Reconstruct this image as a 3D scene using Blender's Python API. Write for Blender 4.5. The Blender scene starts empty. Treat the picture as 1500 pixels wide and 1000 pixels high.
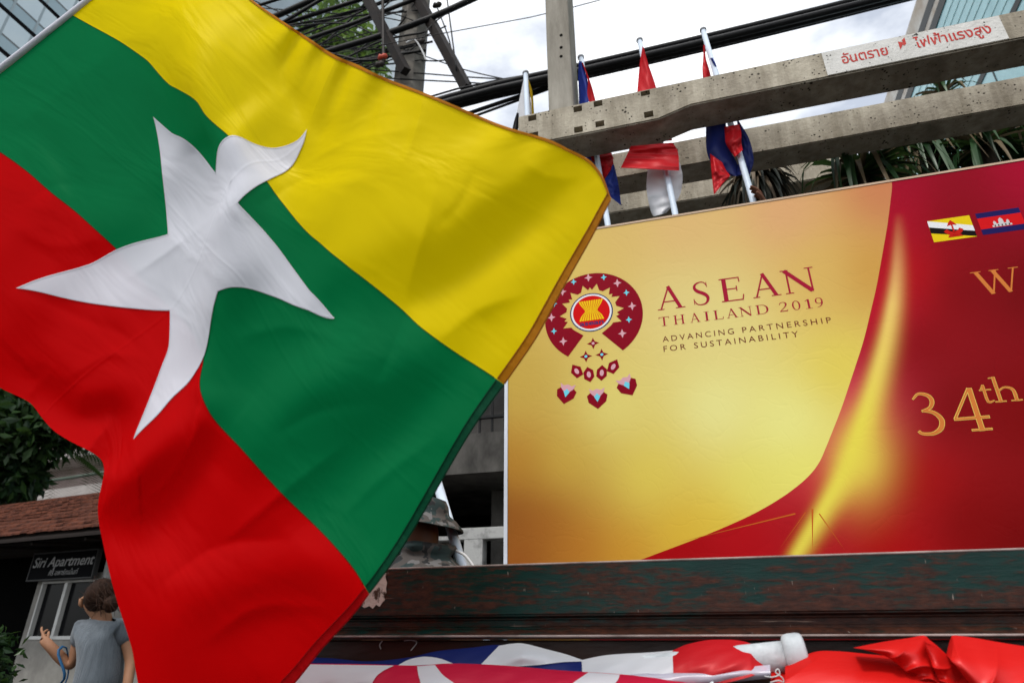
import bpy, bmesh, math, random
import numpy as np
from mathutils import Vector, Matrix
from mathutils.geometry import tessellate_polygon
random.seed(7); np.random.seed(7)
R = math.radians
sc = bpy.context.scene

# ------------------------------------------------------------------ camera, sky, sun
PITCH, FPX, CAMZ = R(25.2), 935.0, 1.2
cam = bpy.data.cameras.new('camera'); camo = bpy.data.objects.new('camera', cam)
sc.collection.objects.link(camo); sc.camera = camo
camo.location = (0, 0, CAMZ); camo.rotation_euler = (R(90)+PITCH, 0, 0)
cam.sensor_width = 36; cam.lens = 36*FPX/1500; cam.clip_start = .05; cam.clip_end = 2000
cam.dof.use_dof = True; cam.dof.focus_distance = 2.2; cam.dof.aperture_fstop = 4.5
SUN_EL, SUN_AZ = R(57), R(-152)          # azimuth measured from +Y (ahead) towards +X
w = bpy.data.worlds.new('World'); sc.world = w; w.use_nodes = True
nt = w.node_tree; nt.nodes.clear()
def wn(t, **k):
    n = nt.nodes.new(t)
    for a, b in k.items(): setattr(n, a, b)
    return n
sky = wn('ShaderNodeTexSky', sky_type='NISHITA'); sky.sun_disc = False
sky.sun_elevation = SUN_EL; sky.sun_rotation = SUN_AZ
tc = wn('ShaderNodeTexCoord'); ns = wn('ShaderNodeTexNoise'); ns.inputs['Scale'].default_value = 2.3
ns.inputs['Detail'].default_value = 7; ns.inputs['Roughness'].default_value = .55
mp = wn('ShaderNodeMapping'); mp.inputs['Scale'].default_value = (1, 1, 2.0); mp.inputs['Location'].default_value = (.7, .2, .4)
cr = wn('ShaderNodeValToRGB'); cr.color_ramp.elements[0].position = .40; cr.color_ramp.elements[0].color = (.30, .30, .30, 1)
cr.color_ramp.elements[1].position = .57
mx = wn('ShaderNodeMix', data_type='RGBA'); mx.inputs['B'].default_value = (11.6, 11.8, 12.0, 1)
bg = wn('ShaderNodeBackground'); bg.inputs['Strength'].default_value = .1; wo = wn('ShaderNodeOutputWorld')
L = nt.links.new
L(tc.outputs['Generated'], mp.inputs['Vector']); L(mp.outputs['Vector'], ns.inputs['Vector'])
L(ns.outputs['Fac'], cr.inputs['Fac']); L(cr.outputs['Color'], mx.inputs['Factor'])
L(sky.outputs['Color'], mx.inputs['A']); L(mx.outputs['Result'], bg.inputs['Color']); L(bg.outputs['Background'], wo.inputs['Surface'])
sun = bpy.data.lights.new('sun', 'SUN'); sun.energy = 1.5; sun.angle = R(12); sun.color = (1, .96, .9)
suno = bpy.data.objects.new('sun', sun); sc.collection.objects.link(suno)
sd = Vector((math.sin(SUN_AZ)*math.cos(SUN_EL), math.cos(SUN_AZ)*math.cos(SUN_EL), math.sin(SUN_EL)))
suno.rotation_euler = sd.to_track_quat('Z', 'Y').to_euler(); suno.location = (0, 0, 30)
vs = sc.view_settings; vs.view_transform = 'Standard'; vs.look = 'None'; vs.gamma = 1; vs.exposure = .55; vs.use_curve_mapping = False
sc.cycles.max_bounces = 8; sc.cycles.transparent_max_bounces = 8

# ------------------------------------------------------------------ measuring frames
FW = np.array([0, math.cos(PITCH), math.sin(PITCH)]); UP = np.array([0, -math.sin(PITCH), math.cos(PITCH)]); RT = np.array([1., 0, 0])
CAM = np.array([0, 0, CAMZ])
def ray(x, y): return FW + RT*(x-750)/FPX + UP*(500-y)/FPX
def at_d(x, y, d): return CAM + ray(x, y)*d              # optical depth
def at_y(x, y, Y): d = ray(x, y); return CAM + d*(Y/d[1])
class Frame:                                             # a street-aligned frame: u along, q away, z up
    def __init__(s, ang):
        a = R(ang); s.a = a; s.e = np.array([math.cos(a), -math.sin(a), 0]); s.n = np.array([math.sin(a), math.cos(a), 0])
    def P(s, u, q, z): return s.e*u + s.n*q + np.array([0, 0, z])
    def uz(s, x, y, q):
        d = ray(x, y); p = CAM + d*(q/(s.n@d)); return float(p@s.e), float(p[2])
    def at(s, x, y, q): d = ray(x, y); return CAM + d*(q/(s.n@d))
    def qz(s, x, y, u):
        d = ray(x, y); p = CAM + d*(u/(s.e@d)); return float(p@s.n), float(p[2])
ST = Frame(15.9)          # the street, truck, banner and beams
SH = Frame(24.0)          # the small apartment office on the left

def lin(r, g, b):
    f = lambda c: (c/255/12.92) if c/255 <= .04045 else ((c/255+.055)/1.055)**2.4
    return (f(r), f(g), f(b))

# ------------------------------------------------------------------ materials
MATS = {}
def nodes(name):
    m = bpy.data.materials.new(name); m.use_nodes = True; t = m.node_tree; t.nodes.clear()
    o = t.nodes.new('ShaderNodeOutputMaterial')
    return m, t, o
def surf(name, c1, c2=None, scale=8., rough=.6, bump=.0, bscale=None, spec=.2, metal=0., stretch=(1, 1, 1), dots=None, lo=.35, hi=.65, sheen=0, detail=6, clear=0, streak=0.):
    """principled with noise between two colours, noise bump and optional dark pits"""
    if name in MATS: return MATS[name]
    m, t, o = nodes(name); b = t.nodes.new('ShaderNodeBsdfPrincipled'); l = t.links.new
    l(b.outputs[0], o.inputs[0])
    b.inputs['Roughness'].default_value = rough; b.inputs['Metallic'].default_value = metal
    b.inputs['Specular IOR Level'].default_value = spec; b.inputs['Sheen Weight'].default_value = sheen
    b.inputs['Coat Weight'].default_value = clear
    c2 = c2 or tuple(x*.82 for x in c1)
    tcn = t.nodes.new('ShaderNodeTexCoord'); mpn = t.nodes.new('ShaderNodeMapping'); mpn.inputs['Scale'].default_value = stretch
    l(tcn.outputs['Object'], mpn.inputs['Vector'])
    n = t.nodes.new('ShaderNodeTexNoise'); n.inputs['Scale'].default_value = scale; n.inputs['Detail'].default_value = detail; n.inputs['Roughness'].default_value = .65
    l(mpn.outputs[0], n.inputs['Vector'])
    r = t.nodes.new('ShaderNodeValToRGB'); r.color_ramp.elements[0].position = lo; r.color_ramp.elements[1].position = hi
    r.color_ramp.elements[0].color = (*c1, 1); r.color_ramp.elements[1].color = (*c2, 1)
    l(n.outputs['Fac'], r.inputs['Fac']); col = r.outputs['Color']
    hsock = None
    if dots:
        v = t.nodes.new('ShaderNodeTexVoronoi'); v.inputs['Scale'].default_value = dots; l(tcn.outputs['Object'], v.inputs['Vector'])
        n3 = t.nodes.new('ShaderNodeTexNoise'); n3.inputs['Scale'].default_value = dots*.25; l(tcn.outputs['Object'], n3.inputs['Vector'])
        mt = t.nodes.new('ShaderNodeMath'); mt.operation = 'MULTIPLY_ADD'; l(n3.outputs['Fac'], mt.inputs[0]); mt.inputs[1].default_value = -.95; l(v.outputs['Distance'], mt.inputs[2])
        rr = t.nodes.new('ShaderNodeValToRGB'); rr.color_ramp.elements[0].position = .0; rr.color_ramp.elements[1].position = .05
        mt2 = t.nodes.new('ShaderNodeMath'); mt2.operation = 'ADD'; l(mt.outputs[0], mt2.inputs[0]); mt2.inputs[1].default_value = .40
        l(mt2.outputs[0], rr.inputs['Fac'])
        mxx = t.nodes.new('ShaderNodeMix'); mxx.data_type = 'RGBA'; l(rr.outputs['Color'], mxx.inputs['Factor'])
        mxx.inputs['A'].default_value = (.03, .025, .02, 1); l(col, mxx.inputs['B']); col = mxx.outputs['Result']; hsock = rr.outputs['Color']
    if streak:
        ms = t.nodes.new('ShaderNodeMapping'); ms.inputs['Scale'].default_value = (5, 5, .7); l(tcn.outputs['Object'], ms.inputs['Vector'])
        n4 = t.nodes.new('ShaderNodeTexNoise'); n4.inputs['Scale'].default_value = 1.6; n4.inputs['Detail'].default_value = 7; n4.inputs['Roughness'].default_value = .7; l(ms.outputs[0], n4.inputs['Vector'])
        r4 = t.nodes.new('ShaderNodeValToRGB'); r4.color_ramp.elements[0].position = .36; r4.color_ramp.elements[1].position = .62; r4.color_ramp.elements[0].color = (1-streak, 1-streak*1.08, 1-streak*1.2, 1); r4.color_ramp.elements[1].color = (1.05, 1.03, 1, 1); l(n4.outputs['Fac'], r4.inputs[0])
        m4 = t.nodes.new('ShaderNodeMix'); m4.data_type = 'RGBA'; m4.blend_type = 'MULTIPLY'; m4.inputs['Factor'].default_value = 1; l(col, m4.inputs['A']); l(r4.outputs[0], m4.inputs['B']); col = m4.outputs['Result']
    l(col, b.inputs['Base Color'])
    if bump:
        n2 = t.nodes.new('ShaderNodeTexNoise'); n2.inputs['Scale'].default_value = bscale or scale*4; n2.inputs['Detail'].default_value = 8
        l(mpn.outputs[0], n2.inputs['Vector'])
        bp = t.nodes.new('ShaderNodeBump'); bp.inputs['Strength'].default_value = bump; bp.inputs['Distance'].default_value = .01
        h = n2.outputs['Fac']
        if hsock:
            ad = t.nodes.new('ShaderNodeMath'); ad.operation = 'ADD'; l(h, ad.inputs[0]); l(hsock, ad.inputs[1]); h = ad.outputs[0]
        l(h, bp.inputs['Height']); l(bp.outputs[0], b.inputs['Normal'])
    MATS[name] = m; return m
def cloth(name, c, trans=.4, ct=None, gloss=.05, rough=.45, wr=.25, wscale=6., crease=False, weave=True):
    """thin woven polyester: diffuse + light coming through + a faint satin gloss, with wrinkle relief"""
    if name in MATS: return MATS[name]
    m, t, o = nodes(name); l = t.links.new
    d = t.nodes.new('ShaderNodeBsdfDiffuse'); tr = t.nodes.new('ShaderNodeBsdfTranslucent'); g = t.nodes.new('ShaderNodeBsdfGlossy')
    g.inputs['Roughness'].default_value = rough; g.inputs['Color'].default_value = (*[.25+.75*x for x in c], 1)
    ct = ct or c
    tcn = t.nodes.new('ShaderNodeTexCoord'); src = tcn.outputs['UV'] if crease else tcn.outputs['Object']
    n0 = t.nodes.new('ShaderNodeTexNoise'); n0.inputs['Scale'].default_value = 3.; n0.inputs['Detail'].default_value = 4; l(src, n0.inputs['Vector'])
    for s, cc in ((d, c), (tr, ct)):
        mm = t.nodes.new('ShaderNodeMix'); mm.data_type = 'RGBA'; l(n0.outputs['Fac'], mm.inputs['Factor'])
        mm.inputs['A'].default_value = (*[x*.9 for x in cc], 1); mm.inputs['B'].default_value = (*[min(1, x*1.08) for x in cc], 1); l(mm.outputs['Result'], s.inputs['Color'])
    m1 = t.nodes.new('ShaderNodeMixShader'); m1.inputs[0].default_value = trans; l(d.outputs[0], m1.inputs[1]); l(tr.outputs[0], m1.inputs[2])
    m2 = t.nodes.new('ShaderNodeMixShader'); m2.inputs[0].default_value = gloss; l(m1.outputs[0], m2.inputs[1]); l(g.outputs[0], m2.inputs[2]); l(m2.outputs[0], o.inputs[0])
    mpn = t.nodes.new('ShaderNodeMapping'); mpn.inputs['Rotation'].default_value = (0, 0, .9); mpn.inputs['Scale'].default_value = (1, 3.2, 1)
    l(src, mpn.inputs['Vector'])
    n1 = t.nodes.new('ShaderNodeTexNoise'); n1.inputs['Scale'].default_value = wscale; n1.inputs['Detail'].default_value = 3.; n1.inputs['Distortion'].default_value = .6; l(mpn.outputs[0], n1.inputs['Vector'])
    dn = t.nodes.new('ShaderNodeTexNoise'); dn.inputs['Scale'].default_value = wscale; l(src, dn.inputs['Vector'])
    dm = t.nodes.new('ShaderNodeVectorMath'); dm.operation = 'MULTIPLY_ADD'; l(dn.outputs['Color'], dm.inputs[0]); dm.inputs[1].default_value = (.09, .09, .09); l(src, dm.inputs[2])
    mr = t.nodes.new('ShaderNodeTexVoronoi'); mr.feature = 'SMOOTH_F1'; mr.inputs['Smoothness'].default_value = .35; mr.inputs['Scale'].default_value = wscale*1.5; l(dm.outputs[0], mr.inputs['Vector'])
    ml = t.nodes.new('ShaderNodeMath'); ml.operation = 'MULTIPLY_ADD'; l(mr.outputs['Distance'], ml.inputs[0]); ml.inputs[1].default_value = .55; l(n1.outputs['Fac'], ml.inputs[2])
    h = ml.outputs[0]
    if crease:                                            # fold marks from being kept folded
        sp = t.nodes.new('ShaderNodeSeparateXYZ'); l(tcn.outputs['UV'], sp.inputs[0])
        for ax, per in (('X', .375), ('Y', .26)):
            a1 = t.nodes.new('ShaderNodeMath'); a1.operation = 'PINGPONG'; l(sp.outputs[ax], a1.inputs[0]); a1.inputs[1].default_value = per
            a2 = t.nodes.new('ShaderNodeMath'); a2.operation = 'MINIMUM'; l(a1.outputs[0], a2.inputs[0]); a2.inputs[1].default_value = .006
            a3 = t.nodes.new('ShaderNodeMath'); a3.operation = 'MULTIPLY_ADD'; l(a2.outputs[0], a3.inputs[0]); a3.inputs[1].default_value = 9; l(h, a3.inputs[2]); h = a3.outputs[0]
    bp = t.nodes.new('ShaderNodeBump'); bp.inputs['Strength'].default_value = wr; bp.inputs['Distance'].default_value = .03; l(h, bp.inputs['Height'])
    for s in (d, tr, g): l(bp.outputs[0], s.inputs['Normal'])
    MATS[name] = m; return m
def glass(name, c, rough=.08):
    if name in MATS: return MATS[name]
    m = surf(name, c, tuple(x*.85 for x in c), 2., rough, spec=.8); return m

# ------------------------------------------------------------------ mesh helpers
COL = sc.collection
def link(name, me, parent=None):
    o = bpy.data.objects.new(name, me); COL.objects.link(o)
    if parent is not None: o.parent = parent
    return o
def worldloc(o):
    v = np.zeros(3)
    while o is not None: v += np.array(o.location); o = o.parent
    return v
def mk(name, V, F, mat, parent=None, smooth=False, uv=None, col=None):
    """one mesh object from world-space vertices; its origin is the base of the thing (or of its parent)"""
    V = np.asarray(V, float)
    if parent is None:
        lo, hi = V.min(0), V.max(0); org = np.array([(lo[0]+hi[0])/2, (lo[1]+hi[1])/2, lo[2]])
    else: org = worldloc(parent)
    me = bpy.data.meshes.new(name); me.from_pydata((V-org).tolist(), [], [list(map(int, f)) for f in F]); me.update()
    me.materials.append(mat)
    if smooth: me.polygons.foreach_set('use_smooth', [True]*len(me.polygons))
    if uv is not None:
        ul = me.uv_layers.new(name='UVMap'); li = np.zeros(len(me.loops), int); me.loops.foreach_get('vertex_index', li)
        ul.data.foreach_set('uv', np.asarray(uv, float)[li].ravel())
    if col is not None:
        ca = me.color_attributes.new('Col', 'FLOAT_COLOR', 'POINT'); ca.data.foreach_set('color', np.c_[col, np.ones(len(col))].ravel())
    o = link(name, me, parent)
    if parent is None: o.location = org
    return o
def tag(o, label=None, cat=None, group=None, kind=None):
    for k, v in (('label', label), ('category', cat), ('group', group), ('kind', kind)):
        if v: o[k] = v
    return o
def thing(name, label, cat, loc, group=None):
    o = bpy.data.objects.new(name, None); COL.objects.link(o); o.location = tuple(loc); o.empty_display_size = .2
    return tag(o, label, cat, group)
BOXF = [(0, 1, 3, 2), (4, 6, 7, 5), (0, 4, 5, 1), (2, 3, 7, 6), (0, 2, 6, 4), (1, 5, 7, 3)]
class B:                                                  # collects shapes into one mesh
    def __init__(s): s.V = []; s.F = []
    def add(s, V, F): o = len(s.V); s.V += [tuple(v) for v in V]; s.F += [tuple(i+o for i in f) for f in F]; return s
    def box(s, u0, u1, q0, q1, z0, z1, fr=ST, bev=0.):
        if bev:
            bm = bmesh.new(); vs_ = [bm.verts.new((u, q, z)) for u in (u0, u1) for q in (q0, q1) for z in (z0, z1)]
            for f in BOXF: bm.faces.new([vs_[i] for i in f])
            bmesh.ops.bevel(bm, geom=bm.edges[:], offset=bev, segments=2, affect='EDGES', profile=.5)
            bm.verts.index_update()
            s.add([fr.P(*v.co) for v in bm.verts], [[v.index for v in f.verts] for f in bm.faces]); bm.free(); return s
        return s.add([fr.P(u, q, z) for u in (u0, u1) for q in (q0, q1) for z in (z0, z1)], BOXF)
    def tube(s, pts, rad, n=8, cap=True, flat=1.):
        pts = [np.asarray(p, float) for p in pts]; k = len(pts); rad = [rad]*k if np.isscalar(rad) else list(rad)
        rings = []; ref = None
        for i, p in enumerate(pts):
            t = pts[min(i+1, k-1)]-pts[max(i-1, 0)]; t = t/(np.linalg.norm(t)+1e-9)
            if ref is None: ref = np.cross(t, [0, 0, 1.]) if abs(t[2]) < .9 else np.cross(t, [0, 1., 0])
            a = ref-t*(ref@t); a /= np.linalg.norm(a)+1e-9; ref = a; b = np.cross(t, a)
            rings += [p+rad[i]*(math.cos(2*math.pi*j/n)*a+flat*math.sin(2*math.pi*j/n)*b) for j in range(n)]
        F = [(i*n+j, i*n+(j+1) % n, (i+1)*n+(j+1) % n, (i+1)*n+j) for i in range(k-1) for j in range(n)]
        if cap: F += [tuple(range(n))[::-1], tuple((k-1)*n+j for j in range(n))]
        return s.add(rings, F)
    def mk(s, name, mat, parent=None, smooth=False): return mk(name, s.V, s.F, mat, parent, smooth)
def grid(nx, ny): return [(j*nx+i, j*nx+i+1, (j+1)*nx+i+1, (j+1)*nx+i) for j in range(ny-1) for i in range(nx-1)]
def resample(pts, n):
    pts = np.asarray(pts, float)
    # smooth Catmull-Rom through the points, evenly by length
    if len(pts) > 2:
        ext = np.vstack([2*pts[0]-pts[1], pts, 2*pts[-1]-pts[-2]]); out = []
        for i in range(1, len(ext)-2):
            p0, p1, p2, p3 = ext[i-1:i+3]
            for tt in np.linspace(0, 1, 9)[:-1]:
                out.append(.5*((2*p1)+(-p0+p2)*tt+(2*p0-5*p1+4*p2-p3)*tt**2+(-p0+3*p1-3*p2+p3)*tt**3))
        out.append(pts[-1]); pts = np.array(out)
    d = np.r_[0, np.cumsum(np.linalg.norm(np.diff(pts, axis=0), axis=1))]
    return np.array([[np.interp(x, d, pts[:, k]) for k in range(pts.shape[1])] for x in np.linspace(0, d[-1], n)])
def smoothnoise(x, y, seed, oct=3):
    r = np.random.RandomState(seed); v = np.zeros_like(x, dtype=float); a = 1.
    for o in range(oct):
        for _ in range(4):
            th = r.rand()*6.28; f = (1+o*1.1)*(.7+.6*r.rand()); v += a*np.sin(f*(x*math.cos(th)+y*math.sin(th))+r.rand()*6.28)*.25
        a *= .5
    return v

# ------------------------------------------------------------------ ground
asph = surf('asphalt', (.04, .039, .037), (.026, .025, .024), 3., .85, .4, 60)
paveM = surf('paving', (.085, .08, .075), (.06, .056, .052), 4., .8, .3, 40)
g = mk('ground', [(-400, -400, -.02), (400, -400, -.02), (400, 900, -.02), (-400, 900, -.02)], [(0, 1, 2, 3)], asph); tag(g, kind='structure')
b = B(); b.box(-60, 60, -6, 3.55, -.1, 0.0); tag(b.mk('road', asph), kind='structure')
b = B(); b.box(-60, 60, 3.75, 40, -.1, .12); tag(b.mk('pavement', paveM), kind='structure')
b = B(); b.box(-60, 60, 3.56, 3.74, -.1, .14, bev=.02); tag(b.mk('kerb', surf('kerbstone', (.3, .29, .27), None, 5, .8, .3)), kind='structure')

conc = surf('concrete', (.46, .425, .35), (.31, .28, .23), 3.5, .9, .55, 45, dots=38, spec=.1, streak=.38)
concP = surf('pole_concrete', (.34, .325, .29), (.25, .235, .205), 2.5, .9, .35, 40, spec=.1, stretch=(1, 1, .35), streak=.3)
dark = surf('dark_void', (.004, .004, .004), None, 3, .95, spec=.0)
blackM = surf('black_rubber', (.008, .008, .009), (.014, .014, .014), 6, .5, spec=.15)
# ------------------------------------------------------------------ far buildings
def tower_left():
    U = -26.; ql, zl = [], []
    dk = surf('tower_dark_frame', (.006, .006, .007), None, 3, .6, spec=.02); ln = surf('tower_joint', (.16, .18, .19), None, 3, .5)
    lightp = surf('tower_light_glass', (.50, .58, .62), (.42, .52, .58), .25, .25, spec=.5); darkp = surf('tower_spandrel_glass', (.26, .36, .41), (.2, .3, .35), .25, .25, spec=.5)
    z1 = ST.qz(26, 32, U)[1]; z2 = ST.qz(72, 14, U)[1]; z0 = ST.qz(8, 80, U)[1]
    q_lo, q_hi = 4., 34.
    t = thing('glass_tower', 'tall pale glass tower with dark bands behind the white flag pole, top left', 'building', ST.P(U-9, 19, 0))
    B().box(U-18, U-.1, q_lo, q_hi, 0, 90).mk('core_wall', surf('tower_core', (.3, .36, .4), None, .3, .4), t)
    step = (z2-z0)/2; zs = [z1+(k)*step for k in range(-3, 4)]
    zt = ST.qz(41, 22, U)[1]; fr_ = (zt-z1)/step
    qv = [ST.qz(x, y, U)[0] for x, y in ((21.5, 13), (30, 66))]; qa, qb = ST.qz(11, 25, U)[0], ST.qz(54, 35, U)[0]; dq = abs(qb-qa)
    qs = [min(qa, qb)+dq*k for k in range(-4, 7)]
    for zz in zs:
        B().box(U, U+.05, q_lo, q_hi, zz-.11, zz+.11).mk('dark_band', dk, t)
        B().box(U, U+.045, q_lo, q_hi, zz+fr_*step-.05, zz+fr_*step+.05).mk('joint', ln, t)
        for q in qs:
            if q < q_lo or q+dq > q_hi: continue
            B().box(U-.05, U+.04, q+.05, q+dq-.05, zz+.11, zz+fr_*step-.05).mk('pane', darkp, t)
            B().box(U-.05, U+.042, q+.05, q+dq-.05, zz+fr_*step+.05, zz+step-.11).mk('pane', lightp, t)
    for q in qs:
        if q_lo < q < q_hi: B().box(U, U+.046, q-.05, q+.05, zs[0], zs[-1]).mk('mullion', surf('tower_mullion', (.3, .36, .39), None, 3, .5), t)
tower_left()
def tower_mid():
    q = 46.; p0 = ST.uz(340, 90, q); p1 = ST.uz(505, 40, q); u0, u1 = p0[0], p1[0]; zt = 95
    t = thing('glass_tower', 'hazy gridded glass tower behind tangled cables and light green tree', 'building', ST.P((u0+u1)/2, q+8, 0))
    B().box(u0, u1, q, q+16, 0, zt).mk('glass_wall', surf('mid_glass', (.5, .56, .58), (.35, .42, .45), .2, .3, spec=.5), t)
    dk = surf('mid_frame', (.06, .065, .07), None, 3, .5)
    n = 9
    for k in range(n+1):
        u = u0+(u1-u0)*k/n; B().box(u-.12, u+.12, q-.25, q, 30, zt).mk('mullion', dk, t)
    for k in range(24):
        z = 38+k*2.4; B().box(u0, u1, q-.18, q-.01, z-.1, z+.1).mk('transom', dk, t)
tower_mid()
def tower_right():
    U = 22.; t = thing('teal_glass_building', 'teal glass building with pale end wall above the beams, top right', 'building', ST.P(U+8, 25, 0))
    teal = surf('teal_glass', (.20, .46, .50), (.28, .56, .60), .8, .2, spec=.6); pale = surf('pale_wall', (.6, .58, .54), (.42, .35, .28), .6, .8)
    dk = surf('teal_frame', (.03, .035, .035), None, 3, .5)
    zD, zA, zW, zB = ST.qz(1372, 40, U)[1], ST.qz(1348, 40, U)[1], ST.qz(1334, 30, U)[1], ST.qz(1485, 8, U)[1]
    q0, qe = 8, 60; zM = (zD+zA)/2
    B().box(U, U+16, q0, qe, 0, zD).mk('core_wall', teal, t)
    B().box(U-.06, U+16, q0, qe, zD, zD+(zA-zD)*.36).mk('dark_band', dk, t)
    B().box(U-.04, U+16, q0, qe, zD+(zA-zD)*.36, zD+(zA-zD)*.62).mk('pale_band', pale, t)
    B().box(U-.06, U+16, q0, qe, zD+(zA-zD)*.62, zA).mk('dark_band', dk, t)
    B().box(U-.05, U+16, q0, qe, zA, zW).mk('parapet_wall', pale, t)
    B().box(U-.05, U-.001, q0, qe, zB-.5, zB).mk('dark_band', dk, t)
    B().box(U-.05, U-.001, q0, qe, zB-6, zB-5.4).mk('dark_band', dk, t)
    for k in range(1, 9):
        z = zB+(zD-zB)*k/9; B().box(U-.03, U-.001, q0, qe, z-.05, z+.05).mk('joint', surf('teal_joint', (.42, .66, .68), None, 2, .4), t)
    for k in range(14):
        q = 9+k*3.6; B().box(U-.028, U-.0005, q-.06, q+.06, 0, zB-.5).mk('mullion', dk, t)
tower_right()

def mid_building():
    q = 8.5; t = thing('concrete_building', 'grey concrete building with dark open floor behind the banner edge', 'building', ST.P(-1.5, q+2, .12))
    u0, u1 = -7.5, 3.2
    zr = lambda y: ST.uz(700, y, q)[1]
    slab = surf('stained_concrete', (.13, .122, .11), (.035, .033, .03), 1.6, .9, .3, 20, stretch=(1, 1, .5)); wh = surf('flaking_white_paint', (.36, .36, .35), (.10, .10, .097), 2.6, .85, .3, 30, lo=.5, hi=.66)
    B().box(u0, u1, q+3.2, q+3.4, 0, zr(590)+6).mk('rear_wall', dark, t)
    B().box(u0, u1, q, q+3.2, zr(692), zr(634)).mk('floor_slab', slab, t)
    B().box(u0, u1, q+.004, q+3.2, zr(634)+2.0, zr(634)+2.7).mk('floor_slab', slab, t)
    B().box(u0, u1, q+.9, q+1.0, zr(634), zr(634)+2.0).mk('upper_wall', surf('upper_wall', (.10, .095, .09), (.07, .065, .06), 2, .9), t)
    bar = surf('window_bar', (.012, .012, .012), None, 3, .5)
    for k in range(16):
        u = ST.uz(690, 600, q)[0]-1.4+k*.2; B().box(u-.015, u+.015, q+.4, q+.43, zr(634), zr(634)+2.0).mk('grille_bar', bar, t)
    for k in range(3): B().box(ST.uz(690, 600, q)[0]-1.5, ST.uz(690, 600, q)[0]+1.8, q+.37, q+.44, zr(634)+.35+k*.5, zr(634)+.39+k*.5).mk('grille_rail', bar, t)
    # white balustrade with square openings
    zt, zo, zb = zr(773), zr(790), zr(835)-.25
    B().box(u0, u1, q-.05, q+.15, zo, zt, bev=.01).mk('balustrade_rail', wh, t)
    B().box(u0, u1, q-.052, q+.152, .12, zb).mk('balustrade_base', wh, t)
    uo = ST.uz(708, 810, q)[0]; wd = ST.uz(743, 810, q)[0]-uo; k0 = -9
    for k in range(-9, 9):
        ua = uo+k*(wd*2.0); B().box(ua-wd*.78, ua, q-.047, q+.147, zb, zo).mk('balustrade_post', wh, t)
    for k in range(-4, 3):
        ua = uo+k*(wd*2.0); c = B(); c.tube([ST.P(ua+.15, q+.8, zo-.16), ST.P(ua+wd*.9, q+.8, zo-.16)], .09, 12); c.mk('hanging_pipe', surf('steel_pipe', (.4, .36, .28), None, 4, .35, metal=.6), t)
    for u in (u0+.2, u1-.2, -4.6, -2.9):
        B().box(u-.2, u+.2, q+1.2, q+1.6, 0.12, zr(634)+5).mk('column', slab, t)
mid_building()

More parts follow.
